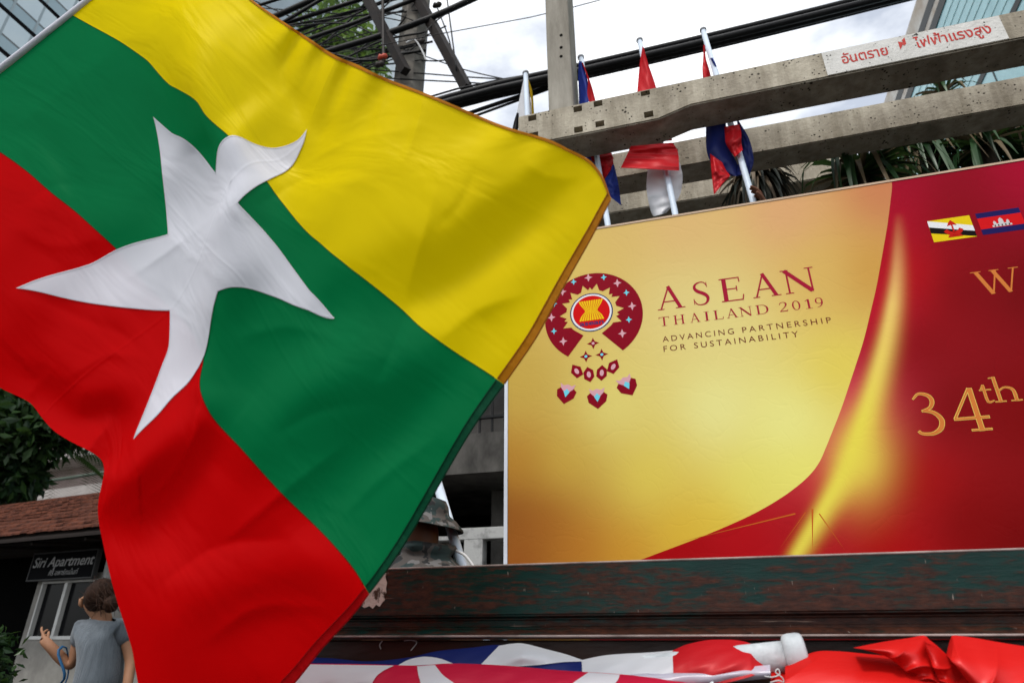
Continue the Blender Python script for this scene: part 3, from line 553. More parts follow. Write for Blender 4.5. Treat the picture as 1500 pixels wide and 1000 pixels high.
# ------------------------------------------------------------------ truck bed
def truck():
    t = thing('flatbed_truck', 'truck bed with worn dark green steel side rail below the banner', 'truck', ST.P(.9, 2.3, 0))
    # worn paint
    m, n, o = nodes('worn_green_paint'); l = n.links.new; p = n.nodes.new('ShaderNodeBsdfPrincipled'); l(p.outputs[0], o.inputs[0]); MATS['worn'] = m
    tcn = n.nodes.new('ShaderNodeTexCoord'); mpn = n.nodes.new('ShaderNodeMapping'); mpn.inputs['Rotation'].default_value = (0, 0, R(15.9)); mpn.inputs['Scale'].default_value = (1, 1, 2.2); l(tcn.outputs['Object'], mpn.inputs['Vector'])
    def nz(sc_, det, vec=None, sx=None):
        q = n.nodes.new('ShaderNodeTexNoise'); q.inputs['Scale'].default_value = sc_; q.inputs['Detail'].default_value = det; q.inputs['Roughness'].default_value = .7
        if sx:
            mm = n.nodes.new('ShaderNodeMapping'); mm.inputs['Scale'].default_value = sx; l(mpn.outputs[0], mm.inputs['Vector']); l(mm.outputs[0], q.inputs['Vector'])
        else: l(mpn.outputs[0], q.inputs['Vector'])
        return q.outputs['Fac']
    def ramp(f, a, b_, ca=(0, 0, 0, 1), cb=(1, 1, 1, 1)):
        r = n.nodes.new('ShaderNodeValToRGB'); r.color_ramp.elements[0].position = a; r.color_ramp.elements[1].position = b_; r.color_ramp.elements[0].color = ca; r.color_ramp.elements[1].color = cb; l(f, r.inputs[0]); return r.outputs[0]
    def mix(f, a, b_):
        x = n.nodes.new('ShaderNodeMix'); x.data_type = 'RGBA'
        for s_, v in (('Factor', f), ('A', a), ('B', b_)):
            if isinstance(v, tuple): x.inputs[s_].default_value = v
            else: l(v, x.inputs[s_])
        return x.outputs['Result']
    big = nz(3.5, 3); fine = nz(48, 12, sx=(.4, 1, 1)); ad = n.nodes.new('ShaderNodeMath'); ad.operation = 'MULTIPLY_ADD'; l(fine, ad.inputs[0]); ad.inputs[1].default_value = 1.25; l(big, ad.inputs[2])
    hf = n.nodes.new('ShaderNodeMath'); hf.operation = 'MULTIPLY'; l(ad.outputs[0], hf.inputs[0]); hf.inputs[1].default_value = .44
    sz = n.nodes.new('ShaderNodeSeparateXYZ'); l(tcn.outputs['Object'], sz.inputs[0]); zb_ = n.nodes.new('ShaderNodeMath'); zb_.operation = 'MULTIPLY_ADD'; l(sz.outputs['Z'], zb_.inputs[0]); zb_.inputs[1].default_value = -.45; zb_.inputs[2].default_value = .45*1.318
    h2 = n.nodes.new('ShaderNodeMath'); h2.operation = 'ADD'; l(hf.outputs[0], h2.inputs[0]); l(zb_.outputs[0], h2.inputs[1])
    wear = ramp(h2.outputs[0], .465, .53)
    rust = ramp(nz(40, 6), .35, .7, (.012, .0045, .003, 1), (.06, .017, .008, 1))
    green = ramp(nz(9, 5), .3, .7, (.001, .013, .0115, 1), (.002, .026, .021, 1))
    c = mix(wear, green, rust)
    scr = ramp(nz(60, 2, sx=(.12, 1, 1.6)), .71, .74); c = mix(scr, c, (.20, .13, .10, 1))
    scr2 = ramp(nz(90, 2, sx=(1.8, 1, .14)), .71, .73); c = mix(scr2, c, (.18, .15, .13, 1))
    l(c, p.inputs['Base Color']); l(ramp(wear, 0, 1, (.38, .28, .28, 1), (.55, .55, .55, 1)), p.inputs['Roughness']); p.inputs['Specular IOR Level'].default_value = .22
    bp = n.nodes.new('ShaderNodeBump'); bp.inputs['Strength'].default_value = .25; bp.inputs['Distance'].default_value = .004; l(ad.outputs[0], bp.inputs['Height']); l(bp.outputs[0], p.inputs['Normal'])
    worn = m; brown = surf('brown_panel_paint', (.03, .012, .008), (.014, .008, .006), 14, .4, .25, 40, stretch=(.3, .3, 1)); steel = surf('chassis_steel', (.03, .03, .03), None, 6, .6)
    u0, u1 = -1.22, 3.6
    def rail(prof, mat, nm, a=u0, c=u1):
        bm = bmesh.new(); A = [bm.verts.new((a, q, z)) for q, z in prof]; C = [bm.verts.new((c, q, z)) for q, z in prof]; k = len(prof)
        for i in range(k): bm.faces.new([A[i], A[(i+1) % k], C[(i+1) % k], C[i]])
        bm.faces.new(A[::-1]); bm.faces.new(C); bmesh.ops.recalc_face_normals(bm, faces=bm.faces)
        es = [e for e in bm.edges if abs(e.verts[0].co.x-e.verts[1].co.x) > .5]
        bmesh.ops.bevel(bm, geom=es, offset=.0035, segments=3, affect='EDGES'); bm.verts.index_update()
        ob = mk(nm, [ST.P(*v.co) for v in bm.verts], [[v.index for v in f.verts] for f in bm.faces], mat, t); bm.free(); return ob
    rail([(1.45, 1.357), (1.45, 1.252), (1.472, 1.246), (1.472, 1.228), (1.434, 1.213), (1.434, 1.206), (1.52, 1.205), (1.52, 1.357)], worn, 'side_rail')
    we = surf('edge_highlight_tone', (.34, .27, .25), (.10, .07, .06), 9, .4, .2, 40, stretch=(1, 1, 1), lo=.4, hi=.7)  # pale tubes paint the sky highlight along the rail's top and lip edges
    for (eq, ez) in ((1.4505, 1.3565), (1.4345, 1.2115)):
        c = B(); c.tube([ST.P(a_, eq, ez) for a_ in np.linspace(u0+.01, u1-.01, 30)], .0022, 8); c.mk('edge_highlight', we, t, True)
    rail([(1.468, 1.2045), (1.468, .86), (1.50, .86), (1.50, 1.2045)], brown, 'side_panel')
    rail([(3.02, 1.30), (3.02, .90), (3.06, .90), (3.06, 1.30)], worn, 'far_side_panel')
    B().box(u0+.05, u1, 1.521, 3.019, .86, .95).mk('bed_floor', brown, t)
    B().box(u0, u0+.05, 1.521, 3.019, .96, 1.30).mk('tail_panel', worn, t)
    B().box(u0+.1, u1, 1.16, 1.467, 1.02, 1.055, bev=.006).mk('side_ledge', brown, t)
    for k in range(6):
        u = u0+.35+k*.85; B().box(u-.02, u+.02, 1.2, 1.467, .90, 1.019).mk('ledge_bracket', steel, t)
    for q in (1.95, 2.6): B().box(u0+.1, u1, q-.05, q+.05, .68, .859).mk('chassis_beam', steel, t)
    for u in (-.45, 2.9):
        for q in (1.62, 2.9):
            c = B(); prof = [(.13, .25), (.13, .40), (.10, .44), (-.10, .44), (-.13, .40), (-.13, .25)]; nn = 28; V = []
            for (dq, r_) in prof:
                for a in range(nn): V.append(ST.P(u+r_*math.cos(a*6.2832/nn), q+dq, .44+r_*math.sin(a*6.2832/nn)))
            Fc = [(i*nn+j, i*nn+(j+1) % nn, ((i+1) % 6)*nn+(j+1) % nn, ((i+1) % 6)*nn+j) for i in range(6) for j in range(nn)]
            wh = mk('wheel', V, Fc, blackM, t, True); c.tube([ST.P(u, q-.10, .44), ST.P(u, q+.10, .44)], .255, 20); c.mk('rim', steel, wh)
    # bare chipped patch near the flag's corner and chalk mark
    pa = [(566.5, 839), (565, 846), (567, 853), (565.5, 861), (566, 868), (563, 872), (564, 878), (560, 882), (556, 888), (551, 885), (546, 891), (541, 887), (534, 890), (526, 884), (520, 886), (520, 839)]
    mk('chipped_patch', [ST.at(x, y, 1.4482) for x, y in pa], [tuple(range(len(pa)))], surf('chipped_primer', (.55, .46, .42), (.06, .028, .018), 38, .7, .5, 90, lo=.52, hi=.58), t)
    ch = surf('chalk', (.45, .45, .45), None, 60, .9)
    for pts in (((592, 938), (600, 937), (611, 939), (607, 946), (602, 952)), ((560, 938), (556, 944), (558, 950))):
        c = B(); c.tube(resample([ST.at(x, y, 1.4655) for x, y in pts], 10), .0012, 5); c.mk('chalk_mark', ch, t)
    return t
truck()

# ------------------------------------------------------------------ banner
QB = 2.9
def printmat(name, rough=.38, gain=1.):
    m, n, o = nodes(name); l = n.links.new; p = n.nodes.new('ShaderNodeBsdfPrincipled'); l(p.outputs[0], o.inputs[0])
    at = n.nodes.new('ShaderNodeVertexColor'); at.layer_name = 'Col'; l(at.outputs[0], p.inputs['Base Color']); p.inputs['Roughness'].default_value = rough; p.inputs['Specular IOR Level'].default_value = .05
    tcn = n.nodes.new('ShaderNodeTexCoord')
    h = None
    for sc_, amp, wd in ((3.2, 2.4, .03), (9., 1.2, .05)):
        q = n.nodes.new('ShaderNodeTexNoise'); q.inputs['Scale'].default_value = sc_; q.inputs['Detail'].default_value = 2; q.inputs['Distortion'].default_value = .8; l(tcn.outputs['Object'], q.inputs['Vector'])
        s1 = n.nodes.new('ShaderNodeMath'); s1.operation = 'SUBTRACT'; l(q.outputs['Fac'], s1.inputs[0]); s1.inputs[1].default_value = .5
        s2 = n.nodes.new('ShaderNodeMath'); s2.operation = 'ABSOLUTE'; l(s1.outputs[0], s2.inputs[0])
        s3 = n.nodes.new('ShaderNodeMath'); s3.operation = 'MINIMUM'; l(s2.outputs[0], s3.inputs[0]); s3.inputs[1].default_value = wd
        s4 = n.nodes.new('ShaderNodeMath'); s4.operation = 'MULTIPLY'; l(s3.outputs[0], s4.inputs[0]); s4.inputs[1].default_value = amp
        if h is None: h = s4.outputs[0]
        else:
            s5 = n.nodes.new('ShaderNodeMath'); s5.operation = 'ADD'; l(h, s5.inputs[0]); l(s4.outputs[0], s5.inputs[1]); h = s5.outputs[0]
    bp = n.nodes.new('ShaderNodeBump'); bp.inputs['Strength'].default_value = .3; bp.inputs['Distance'].default_value = .012; l(h, bp.inputs['Height']); l(bp.outputs[0], p.inputs['Normal'])
    return m
BG = .93                                                   # print reflectance relative to how the photo shows it
GOLD = [(750, 360, 190, 150, 72), (900, 345, 200, 168, 98), (1000, 330, 204, 166, 108), (1150, 310, 204, 152, 108), (1290, 280, 186, 112, 76), (1200, 400, 202, 166, 88), (1275, 400, 188, 138, 60),
 (1000, 450, 208, 190, 122), (850, 380, 202, 176, 92), (760, 560, 182, 152, 66), (900, 600, 210, 198, 112), (1050, 600, 218, 215, 142), (1150, 620, 220, 218, 136), (1230, 540, 210, 190, 76), (760, 680, 168, 116, 38), (830, 680, 190, 158, 62),
 (950, 700, 210, 192, 80), (1100, 710, 216, 208, 98), (1170, 690, 220, 214, 104), (752, 750, 120, 54, 20), (800, 760, 146, 78, 26), (760, 830, 140, 70, 26), (850, 800, 172, 104, 34), (920, 810, 192, 134, 40), (1000, 780, 206, 166, 46), (1060, 470, 210, 197, 126), (1060, 770, 210, 176, 50)]
REDP = [(1320, 270, 160, 0, 40), (1500, 245, 168, 0, 44), (1400, 275, 140, 0, 26), (1400, 330, 124, 0, 8), (1400, 420, 112, 0, 2), (1500, 420, 108, 0, 2), (1500, 600, 122, 0, 0), (1400, 600, 116, 0, 0), (1350, 500, 122, 0, 2), (1350, 700, 165, 4, 0), (1300, 800, 170, 0, 0), (1500, 800, 112, 0, 0), (1420, 760, 125, 0, 0),
 (1100, 790, 180, 4, 16), (1000, 806, 168, 4, 12), (1180, 770, 165, 5, 16), (1290, 450, 195, 20, 45), (1240, 600, 214, 60, 85), (1215, 660, 216, 80, 90), (1200, 700, 200, 45, 50), (1335, 400, 188, 10, 15), (1305, 330, 178, 10, 40)]
def field(samples, X, Y):
    s = np.array(samples, float); C = np.array([lin(*r) for r in s[:, 2:]]); d2 = (X[:, None]-s[None, :, 0])**2+(Y[:, None]-s[None, :, 1])**2
    w_ = 1/(d2+2600)**1.5; return (w_@C)/w_.sum(1)[:, None]
cu_y = [225, 265, 330, 420, 500, 600, 660, 688, 705, 740, 767, 797, 822, 850]; cu_x = [1311, 1308, 1300, 1284, 1265, 1232, 1208, 1196, 1178, 1130, 1075, 1000, 930, 860]
ST_C = [(1316, 300), (1312, 400), (1300, 480), (1280, 560), (1258, 630), (1236, 690), (1205, 745), (1165, 812)]; ST_W = [7, 12, 16, 20, 25, 28, 20, 15]
def banner():
    (ul, zt), zb = ST.uz(745, 357, QB), 1.02; ur = 3.4
    t = thing('summit_banner', 'large gold and crimson printed banner board standing on the truck', 'banner', ST.P((ul+ur)/2, QB, .95))
    pm = printmat('vinyl_print')
    B().box(ul, ur, QB+.002, QB+.03, zb-.07, zt-.003).mk('backing_board', surf('board_back', (.5, .48, .45), None, 4, .8), t)
    def px(u, z):                                           # where the print's samples were measured
        P_ = np.array([ST.P(a, QB, c) for a, c in zip(u, z)])-CAM; d = P_@FW; return 750+FPX*(P_@RT)/d, 500-FPX*(P_@UP)/d
    cz = np.array([ST.uz(x, y, QB) for x, y in zip(cu_x, cu_y)]); order = np.argsort(cz[:, 1])
    zs = np.linspace(zb, zt, 240); zc = cz[order, 1]; uc = cz[order, 0]
    # smooth the curve
    uc_z = np.interp(zs, zc, uc); k = np.ones(13)/13; uc_s = np.convolve(np.pad(uc_z, 6, mode='edge'), k, 'valid')
    def sheet(nm, ua, ub, nx, q, fn):
        f = np.linspace(0, 1, nx); U_ = ua[:, None]+(ub-ua)[:, None]*f[None]; Zg = np.repeat(zs[:, None], nx, 1)
        U_, Zg = U_.ravel(), Zg.ravel(); X, Y = px(U_, Zg); ql = q
        return mk(nm, [ST.P(a, ql, c) for a, c in zip(U_, Zg)], grid(nx, len(zs)), pm, t, True, col=np.clip(fn(X, Y)*BG, 0, .85))
    sheet('gold_print', np.full(240, ul), uc_s, 110, QB-.001, lambda X, Y: field(GOLD, X, Y)*1.10)
    def redfn(X, Y):
        c = field(REDP, np.minimum(X, 1540), Y)*.92; pts = resample(np.array(ST_C, float), 500); ww = np.interp(np.linspace(0, 1, 500), np.linspace(0, 1, len(ST_W)), ST_W)
        d = np.sqrt((X[:, None]-pts[None, :, 0])**2+(Y[:, None]-pts[None, :, 1])**2); i = d.argmin(1); dm = d[np.arange(len(X)), i]
        right = X > pts[i, 0]
        a = np.exp(-(dm/(ww[i]*np.where(right, 1.0, .62)))**2*1.1); tt = i/499.; a *= np.clip((tt-.02)*4, 0, 1)
        y1 = np.array(lin(226, 180, 110)); y2 = np.array(lin(226, 210, 78)); yc = y1+(y2-y1)*np.clip((tt-.15)*2.2, 0, 1)[:, None]
        c = c*(1-a[:, None])+yc*a[:, None]
        bl = .75*np.exp(-(((X-1262)/44)**2+((Y-672)/62)**2)); c = c*(1-bl[:, None])+y2*bl[:, None]
        return c
    sheet('red_print', uc_s, np.full(240, ur), 330, QB-.001, redfn)
    # side frame
    B().box(ul-.018, ul-.001, QB-.006, QB+.035, zb-.07, zt).mk('edge_trim', surf('white_trim', (.62, .65, .72), None, 3, .4), t)
    B().box(ul-.018, ur, QB-.004, QB+.034, zt+.0005, zt+.012).mk('edge_trim', surf('top_trim', (.50, .36, .25), None, 3, .5), t)
    flat = lambda nm, c, rough=.42: surf('print_'+nm, tuple(min(.85, x*BG) for x in lin(*c)), tuple(min(.85, x*BG*.93) for x in lin(*c)), 3, rough, spec=.04)
    maroon, pink, cyan, navy, white, redc, yel, ink = flat('maroon', (132, 4, 28)), flat('pink', (212, 160, 170)), flat('cyan', (110, 205, 225)), flat('navy', (35, 50, 100)), flat('white', (225, 225, 228)), flat('red', (200, 12, 15)), flat('yellow', (232, 190, 20)), flat('ink', (105, 28, 30))
    gold2 = flat('letter_gold', (205, 120, 55)); goldhi = flat('letter_edge', (235, 205, 100)); goldbg = flat('gold_ground', (214, 186, 96))
    lay = [0]
    def up(l=1): return QB-.0012-.0003*l
    def poly(nm, pts, mat, par=t, lv=None):
        q = up(lv or (1 if par is t else 2)); tri = tessellate_polygon([[Vector((u, z, 0)) for u, z in pts]])
        return mk(nm, [ST.P(u, q, z) for u, z in pts], tri, mat, par)
    LZ = lambda x, y: ST.uz(740+x/4.167, 380+y/4.167, QB)
    # ---- emblem
    em = thing('x', '', '', ST.P(*[(LZ(526, 322)[0]), QB, LZ(526, 322)[1]])); bpy.data.objects.remove(em)
    C0 = np.array(LZ(536, 345)); ro = LZ(838, 290)[0]-C0[0]
    pol = lambda c, r, a: (c[0]+r*math.cos(R(a)), c[1]+r*math.sin(R(a)))
    outer = [pol(C0, ro, a) for a in np.linspace(-57, 237, 70)]
    EC = np.array(LZ(526, 322)); er = (LZ(657, 315)[0]-LZ(395, 330)[0])/2
    inner = [pol(EC, er*1.05, 236-0)]
    npt = 12; seq = []
    for k in range(npt):
        a = 232-k*(284/(npt-1)); seq += [pol(EC, er*1.50, a)]
        if k < npt-1:
            am = a-142/(npt-1); seq += [pol(EC, er*1.18, am+4.5), pol(EC, er*1.32 if k % 2 else er*1.18, am), pol(EC, er*1.18, am-4.5)]
    seq[0] = pol(EC, er*1.22, 250); seq[-1] = pol(EC, er*1.22, -70)
    emb = poly('emblem_ring', outer+seq, maroon)
    def star4(nm, x, y, s_, mat, par, asp=1.15):
        c = LZ(x, y); k = ro/302*s_; pts = []
        for i in range(8):
            a = 90+i*45; r_ = k*(asp if i % 4 == 0 else 1.) if i % 2 == 0 else k*.42
            pts.append(pol(c, r_, a))
        return poly(nm, pts, mat, par)
    for x, y in ((508, 112), (685, 145), (775, 285), (715, 452), (355, 500), (283, 355), (350, 198)): star4('pink_star', x, y, 26, pink, emb)
    for x, y in ((602, 110), (740, 203), (755, 368), (298, 438), (300, 272), (418, 138)): star4('blue_star', x, y, 20, cyan, emb)
    disc = poly('emblem_disc', [pol(EC, er, a) for a in range(0, 360, 6)], navy)
    poly('disc_ring', [pol(EC, er*.945, a) for a in range(0, 360, 6)], white, disc); poly('disc_field', [pol(EC, er*.86, a) for a in range(0, 360, 6)], redc, disc, 3)
    for k in range(10):                                     # ten bound rice stalks
        f = (k-4.5)/4.5; xs = [EC[0]+er*(f*w_) for w_ in (.53, .44, .27, .27, .44, .53)]; ys = [EC[1]+er*v for v in (.62, .40, .13, .03, -.18, -.42)]
        L_ = resample(np.array(list(zip(xs, ys))), 14); wv = np.interp(np.linspace(0, 1, 14), [0, .45, .55, 1], [.046, .024, .024, .046])*er
        poly('rice_stalk', [(p[0]-w_, p[1]) for p, w_ in zip(L_, wv)]+[(p[0]+w_, p[1]) for p, w_ in zip(L_[::-1], wv[::-1])], yel, disc, 4)
    a0 = LZ(457, 405); a1 = LZ(602, 388); text('asean', ST, a0[0], a1[0], EC[1]-er*.66, up(4), navy, disc, h=er*.24, bold=.02)
    for x, y, m_ in ((537, 512, pink), (493, 592, cyan), (590, 580, cyan)):
        s_ = star4('pendant_star', x, y, 38, maroon, t, 1.0); c = LZ(x, y); poly('star_dot', [pol(c, ro*.03, a) for a in range(0, 360, 30)], m_, s_)
    for x, y, ro_ in ((437, 682, -28), (511, 702, -8), (590, 692, 6), (660, 655, 30)):
        c = np.array(LZ(x, y)); k = ro/302; sh = [(0, 50), (30, 22), (30, -20), (0, -50), (-32, -22), (-30, 20)] if abs(ro_) < 20 else [(0, 52), (34, 12), (22, -40), (-22, -40), (-34, 12)]
        rt_ = lambda p: (c[0]+k*(p[0]*math.cos(R(-ro_))-p[1]*math.sin(R(-ro_))), c[1]+k*(p[0]*math.sin(R(-ro_))+p[1]*math.cos(R(-ro_))))
        pt = poly('pendant_petal', [rt_(p) for p in sh], maroon); poly('petal_seed', [rt_((12*math.cos(R(a)), 20*math.sin(R(a)))) for a in range(0, 360, 30)], pink, pt)
    for x, y, ro_ in ((372, 822, -14), (563, 850, 0), (748, 774, 22)):
        c = np.array(LZ(x, y)); k = ro/302
        rt_ = lambda p: (c[0]+k*(p[0]*math.cos(R(ro_))-p[1]*math.sin(R(ro_))), c[1]+k*(p[0]*math.sin(R(ro_))+p[1]*math.cos(R(ro_))))
        lo_ = poly('lotus_petal', [rt_(p) for p in ((-60, 22), (-38, 40), (0, -5), (38, 40), (60, 20), (50, -20), (0, -62), (-52, -20))], maroon)
        poly('lotus_heart', [rt_(p) for p in ((-46, 66), (-24, 52), (0, 62), (24, 52), (46, 66), (38, 36), (0, -2), (-38, 36))], pink, lo_)
        poly('lotus_gem', [rt_(p) for p in ((0, 34), (18, 14), (0, -20), (-18, 14))], cyan, lo_, 3)
    # ---- lettering
    crim = flat('crimson_letter', (158, 24, 52))
    LB = lambda x, y: ST.uz(950+x/5, 370+y/5, QB)
    def word(chars, boxes, zb_, hc, mat, conv=LB, thin=1., edge=None):
        for ch, (xa, xb, yr) in zip(chars, boxes):
            ua, ub = conv(xa, yr)[0], conv(xb, yr)[0]; parts, x0, x1 = glyph(ch)
            kx = (ub-ua)/(x1-x0); V, Fc = [], []; o_ = None
            for grow, mm, nm in (((edge and .010) or 0, edge, 'letter_edge'), (0, mat, 'letter')):
                if mm is None: continue
                V, Fc = [], []
                for si, (pts, wd, asp) in enumerate(parts):
                    wd = wd*thin if np.isscalar(wd) else [x_*thin for x_ in wd]
                    pv, pf = strokepoly(pts, wd, grow); q = up(2 if (edge and grow == 0) else 1)-.00003*si; i = len(V)
                    V += [ST.P(ua+(x-x0)*kx, q, zb_+y*hc) for x, y in pv]; Fc += [tuple(j+i for j in f) for f in pf]
                o_ = mk(nm, V, Fc, mm, t if nm == 'letter_edge' or not edge else o_)
    bz_ = LB(170, 412)[1]; hz = LB(155, 245)[1]-bz_
    word('ASEAN', ((68, 272, 410), (333, 456, 375), (533, 708, 345), (766, 976, 318), (988, 1240, 280)), bz_, hz, crim)
    bz2 = LB(120, 537)[1]; hz2 = LB(120, 470)[1]-bz2
    word('THAILAND2019', [(a, b_, 540-(a-100)*.133) for a, b_ in ((80, 158), (187, 271), (308, 384), (410, 452), (480, 553), (575, 660), (668, 765), (790, 885), (960, 1026), (1055, 1118), (1150, 1205), (1225, 1285))], bz2, hz2, crim)
    for s_, xa, xb, y0, y1, hh in (('ADVANCING', 103, 622, 655, 585, 43), ('PARTNERSHIP', 684, 1330, 577, 490, 43), ('FOR', 110, 272, 726, 705, 43), ('SUSTAINABILITY', 333, 1092, 697, 598, 43)):
        ua, ub = LB(xa, y0-20)[0], LB(xb, y1-20)[0]; zz = LB(103 if s_[0] in 'AP' else 110, 655 if s_[0] in 'AP' else 726)[1]; text(s_, ST, ua, ub, zz, up(), ink, t, h=LB(103, 655-hh)[1]-LB(103, 655)[1], space=1.45)
    LC = lambda x, y: ST.uz(1300+x/2.63, 280+y/2.63, QB)
    zz = LC(155, 936)[1]; hh = LC(140, 775)[1]-zz; word('34', ((96, 217, 860), (246, 382, 840)), zz, hh, gold2, LC, .72, goldhi)
    zz = LC(385, 816)[1]; word('th', ((358, 408, 790), (400, 510, 770)), zz, LC(410, 716)[1]-zz, gold2, LC, .72, goldhi)
    zz = LC(420, 396)[1]; word('W', ((328, 526, 350),), zz, LC(350, 310)[1]-zz, gold2, LC, .8)
    # ---- printed national flags
    u0, z1 = LC(152, 117); u1, _ = LC(314, 93); z0 = LC(185, 197)[1]; W_, H_ = u1-u0, z1-z0
    pt = lambda a, c: (u0+W_*a, z0+H_*c)
    fb = poly('printed_flag', [pt(0, 0), pt(1, 0), pt(1, 1), pt(0, 1)], flat('flag_yellow', (225, 195, 20)))
    poly('white_stripe', [pt(0, 1), pt(1, .52), pt(1, .26), pt(0, .70)], white, fb); poly('black_stripe', [pt(0, .70), pt(1, .26), pt(1, .02), pt(0, .42)], flat('black', (18, 14, 14)), fb, 3)
    cr_ = flat('crest_red', (190, 30, 20))
    cc = np.array(pt(.53, .48)); k = H_
    poly('crest', [(cc[0]+k*.36*math.cos(R(a)), cc[1]+.06*k+k*.36*math.sin(R(a))) for a in range(-160, -19, 10)]+[(cc[0]+k*.22*math.cos(R(a)), cc[1]+.10*k+k*.22*math.sin(R(a))) for a in range(-20, -161, -10)], cr_, fb, 4)
    poly('crest', [(cc[0]-.03*k, cc[1]-.2*k), (cc[0]+.03*k, cc[1]-.2*k), (cc[0]+.03*k, cc[1]+.2*k), (cc[0]+.17*k, cc[1]+.16*k), (cc[0]+.1*k, cc[1]+.3*k), (cc[0], cc[1]+.42*k), (cc[0]-.1*k, cc[1]+.3*k), (cc[0]-.17*k, cc[1]+.16*k), (cc[0]-.03*k, cc[1]+.2*k)], cr_, fb, 4)
    poly('crest', [(cc[0]-.26*k, cc[1]-.36*k), (cc[0]+.26*k, cc[1]-.36*k), (cc[0]+.2*k, cc[1]-.27*k), (cc[0]-.2*k, cc[1]-.27*k)], cr_, fb, 4)
    u0, z1 = LC(337, 88); u1 = u0+W_*1.02; z0 = z1-H_
    fc = poly('printed_flag', [pt(0, 0), pt(1, 0), pt(1, 1), pt(0, 1)], flat('flag_navy', (30, 25, 85))); poly('red_stripe', [pt(0, .25), pt(1, .25), pt(1, .76), pt(0, .76)], flat('flag_red', (205, 20, 25)), fc)
    gr = flat('temple_grey', (200, 196, 196)); tw = [(-.22, .28), (-.22, .36), (-.18, .36), (-.18, .5), (-.15, .56), (-.12, .5), (-.11, .42), (-.06, .42), (-.05, .58), (0, .68), (.05, .58), (.06, .42), (.11, .42), (.12, .5), (.15, .56), (.18, .5), (.18, .36), (.22, .36), (.22, .28)]
    poly('temple', [pt(.5+x, y) for x, y in tw], gr, fc, 3)
    for x in (-.16, -.08, 0, .08, .16): poly('temple_door', [pt(.5+x-.015, .29), pt(.5+x+.015, .29), pt(.5+x+.015, .37), pt(.5+x-.015, .37)], flat('temple_dark', (70, 45, 50)), fc, 4)
    # ---- printed light rays
    rayc = flat('ray', (196, 96, 34))
    for (xa, ya, xb, yb, wd) in ((1190, 745, 1190, 809, 1.4), (1200, 752, 1238, 806, .8), (1165, 752, 985, 796, 1.1), (1180, 750, 1140, 806, .6)):
        d = np.array([xb-xa, yb-ya], float); d /= np.linalg.norm(d); nn = np.array([-d[1], d[0]])*wd
        poly('printed_ray', [ST.uz(xa+nn[0], ya+nn[1], QB), ST.uz(xb, yb, QB), ST.uz(xa-nn[0], ya-nn[1], QB)], rayc)
    return t
def strokepoly(pts, wd, grow=0):
    pts = np.array(pts, float)
    if len(pts) > 2 and not np.isscalar(wd):
        n = 26; d = np.r_[0, np.cumsum(np.linalg.norm(np.diff(pts, axis=0), axis=1))]; P_ = resample(pts, n); W_ = np.interp(np.linspace(0, d[-1], n), d, wd)
    else: P_ = pts; W_ = np.full(len(pts), wd) if np.isscalar(wd) else np.array(wd, float)
    V = []; n = len(P_)
    for i in range(n):
        t_ = P_[min(i+1, n-1)]-P_[max(i-1, 0)]; t_ = t_/(np.linalg.norm(t_)+1e-9); nn = np.array([-t_[1], t_[0]])*(W_[i]/2+grow)
        e = t_*grow*(-1 if i == 0 else (1 if i == n-1 else 0)); V += [P_[i]+nn+e, P_[i]-nn+e]
    return V, [(2*i, 2*i+1, 2*i+3, 2*i+2) for i in range(n-1)]
